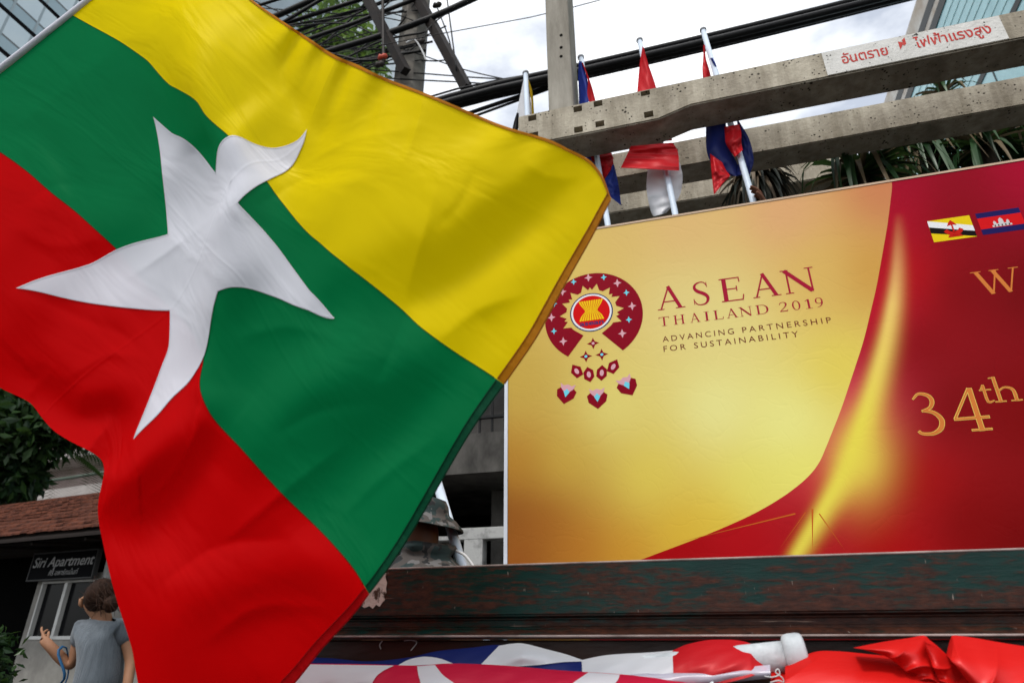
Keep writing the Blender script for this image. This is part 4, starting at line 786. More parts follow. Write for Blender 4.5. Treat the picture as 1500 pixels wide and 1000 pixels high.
def glyph(c):
    """serif capitals and figures as thick and thin strokes on a unit cap height"""
    t, K, S = .055, .135, .04
    v = lambda x, a=0., b=1., w_=K: ([(x, a), (x, b)], w_, 0)
    h = lambda x0, x1, y, w_=S: ([(x0, y), (x1, y)], w_, 0)
    sf = lambda x, y, r=.15: h(x-r, x+r, y+(S/2 if y < .5 else -S/2))
    G = {
     'A': ([([(.10, .02), (.44, .98)], .06, 0), ([(.42, 1.0), (.80, .02)], K, 0), h(.22, .66, .33, .05), sf(.10, 0, .12), sf(.80, 0, .17)], -.02, .97),
     'E': ([v(.2), h(.06, .66, .975, .05), h(.2, .56, .52, .05), h(.06, .70, .025, .05), ([(.65, 1), (.66, .78)], .035, 0), ([(.555, .63), (.555, .41)], .035, 0), ([(.69, 0.0), (.735, .24)], .035, 0)], .05, .75),
     'N': ([v(.16, 0, 1, .06), ([(.10, .98), (.88, .02)], K*1.12, 0), v(.89, 0, 1, .06), sf(.10, 1, .13), sf(.16, 0, .13), sf(.89, 1, .14)], -.03, 1.03),
     'T': ([v(.4), h(.02, .78, .972, .055), ([(.03, 1), (.01, .78)], .04, 0), ([(.77, 1), (.79, .78)], .04, 0), sf(.4, 0, .18)], -.01, .81),
     'H': ([v(.17), v(.75), h(.17, .75, .52, .05)]+[sf(x, y, .16) for x in (.17, .75) for y in (0, 1)], .0, .92),
     'I': ([v(.2), sf(.2, 0, .17), sf(.2, 1, .17)], .02, .38),
     'L': ([v(.2), sf(.2, 1, .16), h(.05, .66, .026, .052), ([(.65, 0), (.69, .26)], .04, 0)], .03, .70),
     'D': ([v(.2), h(.04, .45, .975, .05), h(.04, .45, .025, .05), ([(.40, .975), (.62, .93), (.80, .74), (.84, .5), (.80, .26), (.62, .07), (.40, .025)], [.05, .06, .11, .15, .11, .06, .05], 0)], .03, .92),
     'S': ([([(.60, .80), (.52, .95), (.36, .985), (.17, .90), (.13, .74), (.24, .60), (.42, .50), (.56, .38), (.60, .24), (.52, .07), (.34, .012), (.16, .06), (.07, .23)], [.03, .045, .05, .085, .12, .14, .15, .14, .12, .08, .05, .045, .03], 0), ([(.60, .96), (.605, .74)], .03, 0), ([(.07, .04), (.062, .29)], .03, 0)], .04, .67),
     'W': ([([(.09, .98), (.34, .02)], .13, 0), ([(.34, .02), (.57, .98)], .05, 0), ([(.50, .98), (.75, .02)], .13, 0), ([(.75, .02), (1.0, .98)], .05, 0), sf(.09, 1, .13), sf(.53, 1, .12), sf(1.0, 1, .12)], -.05, 1.13),
     '2': ([([(.09, .74), (.16, .92), (.34, .985), (.52, .88), (.54, .70), (.42, .45), (.08, .06)], [.05, .06, .06, .11, .12, .08, .05], 0), h(.06, .58, .045, .09), ([(.56, .0), (.62, .2)], .05, 0)], .03, .65),
     '0': ([([(.34, .985), (.16, .84), (.09, .5), (.16, .16), (.34, .015), (.52, .16), (.59, .5), (.52, .84), (.34, .985)], [.045, .09, .13, .09, .045, .09, .13, .09, .045], 0)], .02, .66),
     '1': ([v(.26, 0, .98, .12), ([(.08, .82), (.27, .96)], .06, 0), sf(.26, 0, .2)], .05, .47),
     '9': ([([(.32, .40), (.14, .50), (.09, .70), (.16, .92), (.32, .985), (.48, .92), (.56, .70), (.48, .46), (.32, .40)], [.045, .08, .12, .08, .045, .08, .12, .08, .045], 0), ([(.56, .72), (.54, .42), (.40, .16), (.14, .0)], [.11, .11, .08, .03], 0)], .03, .63),
     '3': ([([(.10, .86), (.24, .975), (.42, .92), (.48, .78), (.40, .62), (.22, .55)], [.03, .05, .09, .11, .08, .04], 0), ([(.22, .56), (.44, .50), (.56, .32), (.50, .12), (.32, .01), (.10, .02), (.04, .08)], [.04, .09, .13, .12, .08, .06, .07], 0)], .0, .64),
     '4': ([([(.44, 1.0), (.04, .32)], .05, 0), h(.02, .66, .30, .065), v(.46, 0, 1.0, .12), sf(.46, 0, .18)], .02, .66),
     't': ([([(.2, .72), (.2, .14), (.26, .03), (.42, .08)], [.11, .11, .09, .03], 0), h(.04, .42, .52, .04), ([(.08, .53), (.2, .72)], .04, 0)], .02, .44),
     'h': ([v(.17, 0, 1.0, .10), ([(.17, .40), (.34, .55), (.50, .52), (.57, .38), (.57, 0)], [.04, .06, .09, .10, .10], 0), sf(.17, 0, .13), sf(.57, 0, .13), ([(.05, .97), (.17, .985)], .03, 0)], .02, .72)}
    return G[c]
banner()

# ------------------------------------------------------------------ cloth ribbons
def ribbon(nm, A, C, dA, dC, mat, parent=None, bulge=.02, ripple=.0, rf=5., nx=70, ny=16, seed=0, smooth=True, byq=False, fold=0.):
    """a fold of cloth between two measured edges A and C, rounded toward the viewer; d = optical depth along each edge"""
    a = resample(np.array(A, float), nx); c = resample(np.array(C, float), nx); V = []
    dA = np.interp(np.linspace(0, 1, nx), np.linspace(0, 1, len(np.atleast_1d(dA))), np.atleast_1d(dA)); dC = np.interp(np.linspace(0, 1, nx), np.linspace(0, 1, len(np.atleast_1d(dC))), np.atleast_1d(dC))
    for j in range(ny):
        f = j/(ny-1)
        for i in range(nx):
            p = a[i]*(1-f)+c[i]*f; g_ = i/(nx-1); d = dA[i]*(1-f)+dC[i]*f-bulge*math.sin(math.pi*f)**.8
            if fold: d += fold*(abs(math.sin(g_*11+f*4+1.3*math.sin(f*3+g_*5)))**.6-.5)*min(1, f*5)*(.35+.65*f)
            d += ripple*float(smoothnoise(np.array([g_*rf]), np.array([f*rf*.5]), seed, 3)[0]); V.append(at_d(p[0], p[1], d) if not byq else ST.at(p[0], p[1], d*1.08))
    return mk(nm, V, grid(nx, ny), mat, parent, smooth)
whC = cloth('white_cloth', (.72, .72, .75), .3, None, .05, .45, .12); nvC = cloth('navy_cloth', (.012, .02, .12), .2, None, .05, .4, .12); rdC = cloth('red_cloth', (.55, .012, .018), .3, None, .06, .4, .12)
crC = cloth('crimson_cloth', (.62, .012, .05), .3, None, .06, .4, .12); satin = cloth('red_satin', (.60, .008, .006), .15, None, .12, .42, .12, 6.); ylC = cloth('yellow_cloth', (.75, .48, .01), .35, None, .05, .45, .12); bkC = cloth('black_cloth', (.015, .014, .016), .1, None, .05, .45, .12)
blC = cloth('blue_cloth', (.02, .04, .26), .3, None, .06, .4, .12)
whiteP = surf('white_pipe', (.66, .70, .74), (.46, .50, .54), 14, .5, .2, 60, streak=.2)

# ------------------------------------------------------------------ small flags on poles between the beams
def small_flag(label, tip, foot, qt, qf, pieces, r=.019):
    A = ST.at(*tip, qt); C = ST.at(*foot, qf); d = A-C; k = (.97-C[2])/d[2]; base = C+d*k
    if base@ST.n > 2.99+0: pass
    t = thing('pole_flag', label, 'flag', base, 'small flags on white poles behind the banner')
    b = B(); b.tube([base, C, A], r, 12); b.mk('pole', surf('pale_blue_pole', (.58, .66, .76), None, 4, .4), t, True)
    u = d/np.linalg.norm(d); b = B(); b.tube([A-u*.005, A+u*.012, A+u*.022, A+u*.026], [r*1.35, r*1.4, r*1.0, r*.3], 12); b.mk('pole_cap', surf('pole_cap', (.45, .47, .5), None, 4, .4), t, True)
    for k, (nm, A_, C_, q_a, q_c, m_) in enumerate(pieces):
        da = [float((ST.at(*p, q_a)-CAM)@FW) for p in A_]; dc = [float((ST.at(*p, q_c)-CAM)@FW) for p in C_]
        ribbon(nm, A_, C_, da, dc, m_, t, .035, .02, 11, 40, 22, 11+k)
    return t
# (edges run down the cloth: left edge, right edge)
small_flag('small yellow, white and black flag at the left beside the square pole', (770, 108), (782, 420), 3.66, 3.27, [
 ('white_panel', ((768, 112), (762, 140), (757, 166), (752, 200), (740, 300)), ((772, 112), (776, 140), (779, 160), (778, 200), (776, 300)), 3.72, 3.66, whC),
 ('yellow_panel', ((772, 113), (776, 135), (779, 160), (778, 200), (776, 300)), ((773, 113), (780, 135), (782, 160), (784, 200), (790, 300)), 3.65, 3.70, ylC),
 ('black_panel', ((757, 165), (753, 178), (748, 200), (730, 280)), ((760, 166), (760, 185), (757, 200), (745, 290)), 3.64, 3.66, bkC)])
small_flag('small blue and red flag just right of the square pole', (851, 85), (905, 420), 3.66, 3.27, [
 ('blue_panel', ((848, 90), (847, 110), (848, 143), (850, 200), (868, 262)), ((852, 90), (860, 115), (863, 135), (872, 200), (880, 262)), 3.52, 3.5, blC),
 ('red_panel', ((852, 92), (861, 118), (860, 143), (866, 200), (884, 266)), ((854, 92), (864, 118), (871, 142), (886, 205), (899, 232)), 3.5, 3.54, rdC),
 ('lower_red_panel', ((862, 222), (870, 240), (886, 262)), ((896, 224), (898, 234), (899, 242)), 3.50, 3.52, rdC),
 ('lower_blue_panel', ((898, 240), (890, 256), (884, 268), (890, 285)), ((900, 243), (905, 265), (908, 284), (910, 301)), 3.49, 3.52, blC)])
small_flag('small red over white flag spread in the middle of the four', (937, 60), (990, 318), 3.66, 3.34, [
 ('upper_red_panel', ((941, 68), (937, 95), (934, 127), (930, 180), (924, 212)), ((943, 70), (950, 95), (959, 121), (976, 180), (985, 206)), 3.52, 3.5, rdC),
 ('red_panel', ((924, 214), (916, 232), (909, 246)), ((985, 209), (993, 222), (995, 250)), 3.36, 3.34, rdC),
 ('white_panel', ((949, 245), (947, 275), (952, 305), (957, 317)), ((996, 238), (1000, 262), (994, 290), (976, 312)), 3.47, 3.44, whC)])
small_flag('small navy and red flag on the tilted pole at the right', (1030, 45), (1104, 297), 3.68, 3.34, [
 ('upper_red_panel', ((1030, 66), (1030, 85), (1029, 106), (1034, 150)), ((1033, 66), (1034, 85), (1040, 106), (1050, 150)), 3.57, 3.6, rdC),
 ('upper_blue_panel', ((1040, 85), (1045, 96), (1047, 106), (1056, 150)), ((1044, 85), (1049, 95), (1052, 104), (1066, 150)), 3.6, 3.57, blC),
 ('blue_panel', ((1036, 150), (1034, 190), (1036, 225), (1050, 250), (1070, 258)), ((1062, 150), (1064, 190), (1068, 215), (1080, 240), (1086, 258)), 3.49, 3.48, nvC),
 ('red_stripe', ((1061, 186), (1062, 200), (1064, 212), (1076, 230)), ((1083, 182), (1086, 195), (1086, 208), (1088, 220)), 3.40, 3.38, rdC),
 ('right_blue_panel', ((1078, 170), (1082, 195), (1084, 222), (1078, 256)), ((1084, 180), (1098, 205), (1104, 235), (1098, 256)), 3.47, 3.46, nvC),
 ('lower_red_panel', ((1040, 225), (1042, 250), (1044, 270), (1046, 285)), ((1058, 238), (1064, 250), (1069, 258), (1060, 268)), 3.40, 3.40, rdC)])
# spare pole behind the seated man
A, C = ST.at(643, 715, 2.55), ST.at(670, 806, 2.45); d = C-A; base = C+d*((.96-C[2])/d[2]); b = B(); b.tube([base, A-d*.6], .021, 12)
tag(b.mk('spare_flag_pole', surf('pale_blue_pole', (.58, .66, .76)), None, True), 'pale blue plastic pole leaning behind the man in the camouflage hat', 'pole')

# ------------------------------------------------------------------ flags lying along the truck side
def lying():
    at_d = lambda x, y, d: ST.at(x, y, d*1.08)
    t = thing('rolled_flag', 'rolled blue, white and red flag on a white pipe along the truck side', 'flag', at_d(800, 1010, 1.3))
    pA, pC = at_d(380, 1034, 1.36), at_d(1128, 963, 1.30); ax = (pC-pA)/np.linalg.norm(pC-pA)
    b = B(); b.tube([pA, pC+ax*.028], .0265, 20); b.mk('pole', whiteP, t, True)
    E_ = pC+ax*.030; b = B(); prof = [(-.004, .0275), (-.002, .033), (.003, .0365), (.010, .0378), (.024, .0375), (.030, .0362), (.0335, .033), (.035, .026), (.0352, .002)]
    b.tube([E_+ax*s_ for s_, _ in prof], [r for _, r in prof], 28); b.mk('pole_end_cap', whiteP, t, True)
    top = np.array([(400, 962), (430, 962), (480, 963), (540, 968), (600, 962), (640, 953), (690, 948), (735, 944), (765, 942), (800, 950), (850, 965), (880, 960), (910, 957), (985, 952), (1010, 942), (1050, 936), (1100, 942), (1130, 972)], float)
    def lay_on(nm, A_, C_, m_, off, par, q0, q1, tp, seed, nx=90, ny=22):
        """colour panel of one cloth: lies on the cloth's own rounded, rippled surface"""
        a = resample(np.array(A_, float), nx); c = resample(np.array(C_, float), nx); V = []
        for k in range(ny):
            p = a*(1-k/(ny-1))+c*(k/(ny-1)); v = np.clip((p[:, 1]-np.interp(p[:, 0], tp[:, 0], tp[:, 1]))/48, 0, 1.4)
            q = q0+(q1-q0)*np.sin(np.minimum(v, 1)*1.57)**.7+.010*smoothnoise(p[:, 0]/26, p[:, 1]/16, seed, 3)*np.minimum(1, v*4)+.004*smoothnoise((p[:, 0]+2*p[:, 1])/11, p[:, 1]/20, seed+5, 2)-.014*np.exp(-(((p[:, 0]-770)/45)**2+((p[:, 1]-960)/10)**2))
            V += [ST.at(x, y, qq-off) for (x, y), qq in zip(p, q)]
        return mk(nm, V, grid(nx, ny), m_, par, True)
    o1 = lambda nm, A_, C_, m_, off: lay_on(nm, A_, C_, m_, off, t, 1.435, 1.352, top, 3)
    o1('navy_panel', ((425, 962), (480, 963), (540, 968), (600, 962), (640, 953), (690, 948), (735, 944), (790, 955), (856, 968)), ((425, 1004), (560, 1004), (700, 1004), (856, 1004)), nvC, 0)
    o1('white_fold', ((731, 945), (750, 942), (768, 942), (800, 950), (830, 958), (854, 966)), ((700, 977), (725, 977), (750, 976), (790, 973), (825, 969), (854, 968)), whC, .004)
    o1('white_fold', ((582, 974), (600, 965), (622, 961), (645, 964), (666, 972)), ((582, 975), (605, 974), (625, 973), (645, 973), (666, 973)), whC, .004)
    o1('white_panel', ((852, 966), (880, 960), (910, 957), (950, 955), (986, 952)), ((854, 1004), (900, 1004), (950, 1004), (988, 1004)), whC, .003)
    o1('red_panel', ((985, 952), (1010, 942), (1050, 936), (1100, 942), (1126, 972)), ((987, 1004), (1020, 1004), (1060, 1000), (1100, 990), (1127, 979)), rdC, .004)
    t2 = thing('folded_flag', 'crimson and white folded flag in front of the rolled one, bottom edge', 'flag', at_d(700, 1040, 1.25))
    tp2 = np.array([(420, 971), (530, 972), (610, 974), (660, 971), (740, 974), (820, 981), (900, 986), (960, 992), (1020, 1001)], float)
    o2 = lambda nm, A_, C_, m_, off: lay_on(nm, A_, C_, m_, off, t2, 1.35, 1.27, tp2, 9)
    o2('crimson_panel', [tuple(p) for p in tp2], ((420, 1045), (600, 1050), (800, 1050), (1020, 1045)), crC, 0)
    o2('white_band', ((432, 972), (428, 990), (424, 1010), (420, 1040)), ((577, 974), (558, 984), (546, 998), (525, 1040)), whC, .004)
    o2('white_arc', ((611, 975), (613, 988), (616, 1000), (620, 1030)), ((637, 973), (649, 988), (668, 1002), (700, 1030)), whC, .004)
    o2('white_arc', ((862, 984), (850, 992), (836, 1003), (815, 1030)), ((908, 987), (905, 995), (898, 1004), (880, 1030)), whC, .004)
    # clear plastic sleeve and twisted wire tie
    m, n, o = nodes('clear_plastic'); l = n.links.new; tr = n.nodes.new('ShaderNodeBsdfTransparent'); tr.inputs['Color'].default_value = (.93, .92, .95, 1); gl_ = n.nodes.new('ShaderNodeBsdfPrincipled'); gl_.inputs['Base Color'].default_value = (.5, .47, .56, 1); gl_.inputs['Roughness'].default_value = .2
    mm = n.nodes.new('ShaderNodeMixShader'); mm.inputs[0].default_value = .72; l(tr.outputs[0], mm.inputs[1]); l(gl_.outputs[0], mm.inputs[2]); l(mm.outputs[0], o.inputs[0])
    ribbon('plastic_sleeve', ((905, 988), (980, 983), (1060, 979), (1128, 973)), ((930, 998), (1000, 1001), (1060, 999), (1129, 993)), 1.26, 1.25, m, t, .01, .004, 7, byq=True)
    b = B(); b.tube(resample([at_d(x, y, 1.245) for x, y in ((1120, 990), (1132, 991), (1142, 987), (1140, 979), (1136, 984), (1146, 992), (1148, 999), (1141, 996), (1128, 999))], 40), .0012, 6); b.mk('wire_tie', surf('white_wire', (.6, .6, .6)), t, True)
    b = B(); b.tube([at_d(1040, 1003, 1.235), at_d(1046, 1001, 1.235)], [.004, .005], 10); b.mk('pin', whiteP, t, True)
    # red satin
    t3 = thing('red_satin_flag', 'shiny red satin flag bunched along the truck side, bottom right', 'flag', at_d(1380, 1010, 1.22))
    rb = lambda nm, A_, C_, a, c, bu=.03, rp=.012, sd=1: ribbon(nm, A_, C_, a, c, satin, t3, bu, rp*.6, 9, 150, 44, sd, byq=True, fold=.020)
    rb('satin_roll', ((1150, 975), (1190, 955), (1225, 953), (1270, 957), (1320, 962), (1370, 968), (1500, 985), (1560, 990)), ((1150, 1020), (1200, 1025), (1300, 1040), (1400, 1040), (1560, 1040)), 1.28, 1.18, .06, .018, 3)
    rb('satin_fold', ((1250, 948), (1290, 940), (1330, 934), (1356, 931), (1364, 950), (1372, 990)), ((1262, 950), (1300, 962), (1330, 985), (1360, 1003), (1372, 1012), (1376, 1010)), 1.25, 1.19, .04, .012, 4)
    rb('satin_fold', ((1386, 958), (1392, 936), (1398, 930), (1430, 934), (1470, 941), (1560, 955)), ((1400, 975), (1430, 1010), (1460, 1030), (1500, 1040), (1530, 1040), (1560, 1040)), 1.24, 1.14, .05, .012, 6)
    rb('satin_fold', ((1356, 932), (1376, 948), (1396, 968), (1416, 995), (1425, 1030)), ((1356, 950), (1366, 975), (1378, 1000), (1388, 1015), (1394, 1030)), 1.22, 1.18, .02, .008, 7)
    rb('satin_tail', ((1130, 978), (1150, 980), (1170, 990), (1195, 985)), ((1128, 1015), (1150, 1020), (1175, 1025), (1200, 1025)), 1.30, 1.27, .02, .006, 8)
lying()

# ------------------------------------------------------------------ people
def skin(nm, J, E_, mat, parent, sub=2):
    """one continuous body grown round a posed skeleton; J: name -> (position, radius or (rx, ry)); first joint is the root"""
    names = list(J); org = worldloc(parent); me = bpy.data.meshes.new(nm)
    me.from_pydata([tuple(np.array(J[k][0], float)-org) for k in names], [(names.index(a), names.index(c)) for a, c in E_], []); o = bpy.data.objects.new(nm, me); COL.objects.link(o)
    sk = o.modifiers.new('s', 'SKIN'); sk.use_smooth_shade = True
    for i, k in enumerate(names):
        r = J[k][1]; d = me.skin_vertices[0].data[i]; d.radius = (r, r) if np.isscalar(r) else r; d.use_root = (i == 0)
    ss = o.modifiers.new('u', 'SUBSURF'); ss.levels = ss.render_levels = sub
    dg = bpy.context.evaluated_depsgraph_get(); m2 = bpy.data.meshes.new_from_object(o.evaluated_get(dg)); bpy.data.objects.remove(o); m2.materials.clear(); m2.materials.append(mat)
    m2.polygons.foreach_set('use_smooth', [True]*len(m2.polygons)); return link(nm, m2, parent)
def hand(J, E_, wrist, key, fw_, side, nrm, curl, s=1., palm_r=.026):
    """palm and five fingers; fw_ towards the fingertips, side towards the thumb, nrm out of the palm"""
    fw_, side, nrm = [np.array(v, float)/np.linalg.norm(v) for v in (fw_, side, nrm)]; w_ = np.array(wrist, float)
    J[key+'palm'] = (w_+fw_*.05*s, (palm_r*s*.8, palm_r*s*1.2)); E_.append((key+'wrist', key+'palm'))
    for i, (off, l_) in enumerate(((.028, .068), (.010, .076), (-.009, .070), (-.027, .056))):
        prev = key+'palm'; p = w_+fw_*.085*s+side*off*s; d = fw_.copy(); c = curl[i]
        J[key+'k%d' % i] = (p, .0095*s); E_.append((prev, key+'k%d' % i)); prev = key+'k%d' % i
        for j in range(3):
            d = d*math.cos(c)+np.array(nrm)*math.sin(c); d /= np.linalg.norm(d); p = p+d*l_*s*(.45, .32, .25)[j]; k = key+'f%d%d' % (i, j); J[k] = (p, (.0088, .008, .007)[j]*s); E_.append((prev, k)); prev = k
    p = w_+fw_*.03*s+side*.03*s; J[key+'t0'] = (p, .011*s); E_.append((key+'palm', key+'t0')); p2 = p+(fw_*.6+side*.6+nrm*.3)*.035*s; J[key+'t1'] = (p2, .010*s); E_.append((key+'t0', key+'t1'))
    p3 = p2+(fw_*.9+nrm*.5)*.026*s; J[key+'t2'] = (p3, .008*s); E_.append((key+'t1', key+'t2'))
skinM = surf('tan_skin', (.30, .15, .085), (.25, .12, .065), 8, .55); skinD = surf('brown_skin', (.10, .042, .022), (.08, .033, .018), 8, .55); hairM = surf('dark_hair', (.012, .006, .004), (.035, .016, .009), 30, .6, .5, 60, stretch=(1, 1, .2), spec=.08)
def woman():
    Y = 4.25; p = lambda x, y, dy=0: at_y(x, y, Y+dy)
    base = (p(152, 960)[0]+.02, Y, .0); t = thing('person', 'person in a grey shirt with hair in a bun, seen from behind at the left', 'person', base)
    H = p(147, 876); nk = p(154, 905); ch = p(150, 945); shl, shr = p(122, 918, .02), p(180, 919, .02); pel = np.array([base[0], Y, .92])
    el, wl = p(104, 978, .05), p(72, 945, -.02); er, wr = p(192, 968, .02), p(186, 1008, -.03)
    J = {'pel': (pel, (.12, .09)), 'waist': ((pel+ch)/2+[0, 0, -.05], (.085, .065)), 'chest': (ch, (.075, .055)), 'neck': (nk+[0, 0, -.01], .052), 'headb': (H+[-.01, 0, -.055], .062), 'head': (H+[-.012, 0, .012], .080), 'headt': (H+[0, 0, .055], .058), 'nose': (H+[-.112, .03, -.02], .012),
         'shl': (shl, .036), 'el': (el, .042), 'Lwrist': (wl, .028), 'shr': (shr, .034), 'er': (er, .034), 'Rwrist': (wr, .028)}
    E_ = [('pel', 'waist'), ('waist', 'chest'), ('chest', 'neck'), ('neck', 'headb'), ('headb', 'head'), ('head', 'headt'), ('head', 'nose'), ('chest', 'shl'), ('shl', 'el'), ('el', 'Lwrist'), ('chest', 'shr'), ('shr', 'er'), ('er', 'Rwrist')]
    for s_, k in ((-1, 'l'), (1, 'r')):
        J['hip'+k] = (pel+[s_*.09, 0, -.05], .095); J['kn'+k] = (pel+[s_*.10, .01, -.46], .06); J['an'+k] = (pel+[s_*.10, -.02, -.86], .04); J['to'+k] = (pel+[s_*.11, .13, -.885], .03); E_ += [('pel', 'hip'+k), ('hip'+k, 'kn'+k), ('kn'+k, 'an'+k), ('an'+k, 'to'+k)]
    hand(J, E_, wl, 'L', np.array(p(56, 928, -.02))-wl, (-.2, .3, 1), (.5, .6, .1), (.25, .6, .8, .9), .82)
    hand(J, E_, wr, 'R', (0, .1, -1), (-1, .3, 0), (-.3, .8, 0), (.3, .35, .4, .45), 1.)
    skin('body', J, E_, skinM, t)
    # shirt
    SJ = {'pel': (pel+[0, 0, -.06], (.185, .14)), 'waist': ((pel+ch)/2, (.155, .122)), 'chest': (ch, (.152, .118)), 'up': (p(150, 915), (.10, .085)), 'nk': (nk+[0, 0, -.025], .068), 'shl': (shl+[.01, 0, 0], .07), 'sl': (shl*.45+el*.55, .07), 'shr': (shr-[.01, 0, 0], .07), 'sr': (shr*.45+er*.55, .072)}
    shirt = surf('grey_shirt', (.12, .14, .16), (.08, .095, .11), 14, .8, .8, 60, stretch=(3.5, 3.5, .12), sheen=.2)
    skin('shirt', SJ, [('pel', 'waist'), ('waist', 'chest'), ('chest', 'up'), ('up', 'nk'), ('up', 'shl'), ('shl', 'sl'), ('up', 'shr'), ('shr', 'sr')], shirt, t)
    tr = surf('dark_trousers', (.02, .02, .025), None, 6, .8)
    TJ = {'pel': (pel+[0, 0, -.02], (.165, .125))}; TE = []
    for s_, k in ((-1, 'l'), (1, 'r')):
        TJ['h'+k] = (pel+[s_*.09, 0, -.07], .11); TJ['k'+k] = (pel+[s_*.10, .01, -.46], .08); TJ['a'+k] = (pel+[s_*.10, -.02, -.80], .07); TE += [('pel', 'h'+k), ('h'+k, 'k'+k), ('k'+k, 'a'+k)]
    skin('trousers', TJ, TE, tr, t)
    # hair: cap and bun
    V, Fc = [], []; nu, nv = 28, 18
    for j in range(nv):
        for i in range(nu):
            a, e = i/nu*2*math.pi, (j/(nv-1)-.5)*math.pi; d = np.array([math.cos(a)*math.cos(e), math.sin(a)*math.cos(e), math.sin(e)])
            r = .089+.002*math.sin(a*9+e*3); V.append(H+np.array([.010, -.020, .016])+d*np.array([r*.97, r*1.05, r*1.12]))
    Fc = [(j*nu+i, j*nu+(i+1) % nu, (j+1)*nu+(i+1) % nu, (j+1)*nu+i) for j in range(nv-1) for i in range(nu)]; hr = mk('hair', V, Fc, hairM, t, True)
    Bc = p(163, 884, -.13); V = []
    for j in range(nv):
        for i in range(nu):
            a, e = i/nu*2*math.pi, (j/(nv-1)-.5)*math.pi; r = .041*(1+.07*math.sin(a*3+e*7)); V.append(Bc+np.array([math.cos(a)*math.cos(e)*r*1.1, math.sin(a)*math.cos(e)*r, math.sin(e)*r*1.15]))
    mk('bun', V, Fc, hairM, hr, True)
    b = B(); rs = np.random.RandomState(3)
    for k in range(70):
        a = rs.rand()*6.28; st = H+np.array([.014+.1*math.cos(a)*rs.uniform(.6, 1), -.03-.09*rs.rand(), .02+.11*math.sin(a)*rs.uniform(.6, 1)]); b.tube(resample([st, (st+Bc)/2+rs.normal(size=3)*.022+[0, -.02, .01], Bc+rs.normal(size=3)*.045], 6), .0011, 3, False)
    tag(b.mk('hair_strands', hairM, hr), kind='stuff')
    b = B(); E2 = H+np.array([-.079, -.03, -.02]); b.tube([E2+[0, 0, .03], E2+[-.012, -.012, .01], E2+[-.01, -.01, -.015], E2+[0, 0, -.032]], [.006, .013, .012, .007], 8); b.mk('ear', skinM, t, True)
    # blue bag hanging from the forearm
    bt = thing('shoulder_bag', 'blue bag hanging from the arm of the person in grey', 'bag', p(88, 1030)); bl = surf('blue_bag', (.01, .05, .16), (.02, .12, .26), 12, .5, .4, 30); c_ = (el*.45+wl*.55)
    b = B(); b.tube(resample([p(80, 1008), p(95, 990, -.04), c_+[.02, -.05, .02], c_+[.03, 0, .045], p(100, 985, .08), p(92, 1008, .06)], 20), .008, 8, flat=.5); b.mk('strap', surf('strap_blue', (.015, .08, .18), None, 6, .5), bt, True)
    V = []; n_ = 14
    for j in range(7):
        f = j/6
        for i in range(n_): a = i/n_*6.283; V.append(p(86, 1008)+np.array([math.cos(a)*(.12+.05*math.sin(f*3.1)), math.sin(a)*(.05+.03*f), -.28*f]))
    mk('pouch', V, [(j*n_+i, j*n_+(i+1) % n_, (j+1)*n_+(i+1) % n_, (j+1)*n_+i) for j in range(6) for i in range(n_)]+[tuple(6*n_+i for i in range(n_))], bl, bt, True)
woman()
def camo_mat():
    m, n, o = nodes('camouflage'); l = n.links.new; p_ = n.nodes.new('ShaderNodeBsdfPrincipled'); l(p_.outputs[0], o.inputs[0]); p_.inputs['Roughness'].default_value = .85
    tcn = n.nodes.new('ShaderNodeTexCoord'); r = None; col = (.05, .042, .038, 1)
    prev = None
    for k, (sc_, th, c) in enumerate(((16, .50, (.008, .022, .022, 1)), (19, .57, (.11, .105, .105, 1)), (23, .58, (.006, .006, .007, 1)))):
        q = n.nodes.new('ShaderNodeTexNoise'); q.inputs['Scale'].default_value = sc_; q.inputs['Detail'].default_value = 2; q.noise_dimensions = '4D'; q.inputs['W'].default_value = k*3.1; l(tcn.outputs['Object'], q.inputs['Vector'])
        rr = n.nodes.new('ShaderNodeValToRGB'); rr.color_ramp.interpolation = 'CONSTANT'; rr.color_ramp.elements[1].position = th; l(q.outputs['Fac'], rr.inputs[0])
        x = n.nodes.new('ShaderNodeMix'); x.data_type = 'RGBA'; l(rr.outputs[0], x.inputs['Factor']); x.inputs['B'].default_value = c
        if prev is None: x.inputs['A'].default_value = col
        else: l(prev, x.inputs['A'])
        prev = x.outputs['Result']
    l(prev, p_.inputs['Base Color'])
    return m
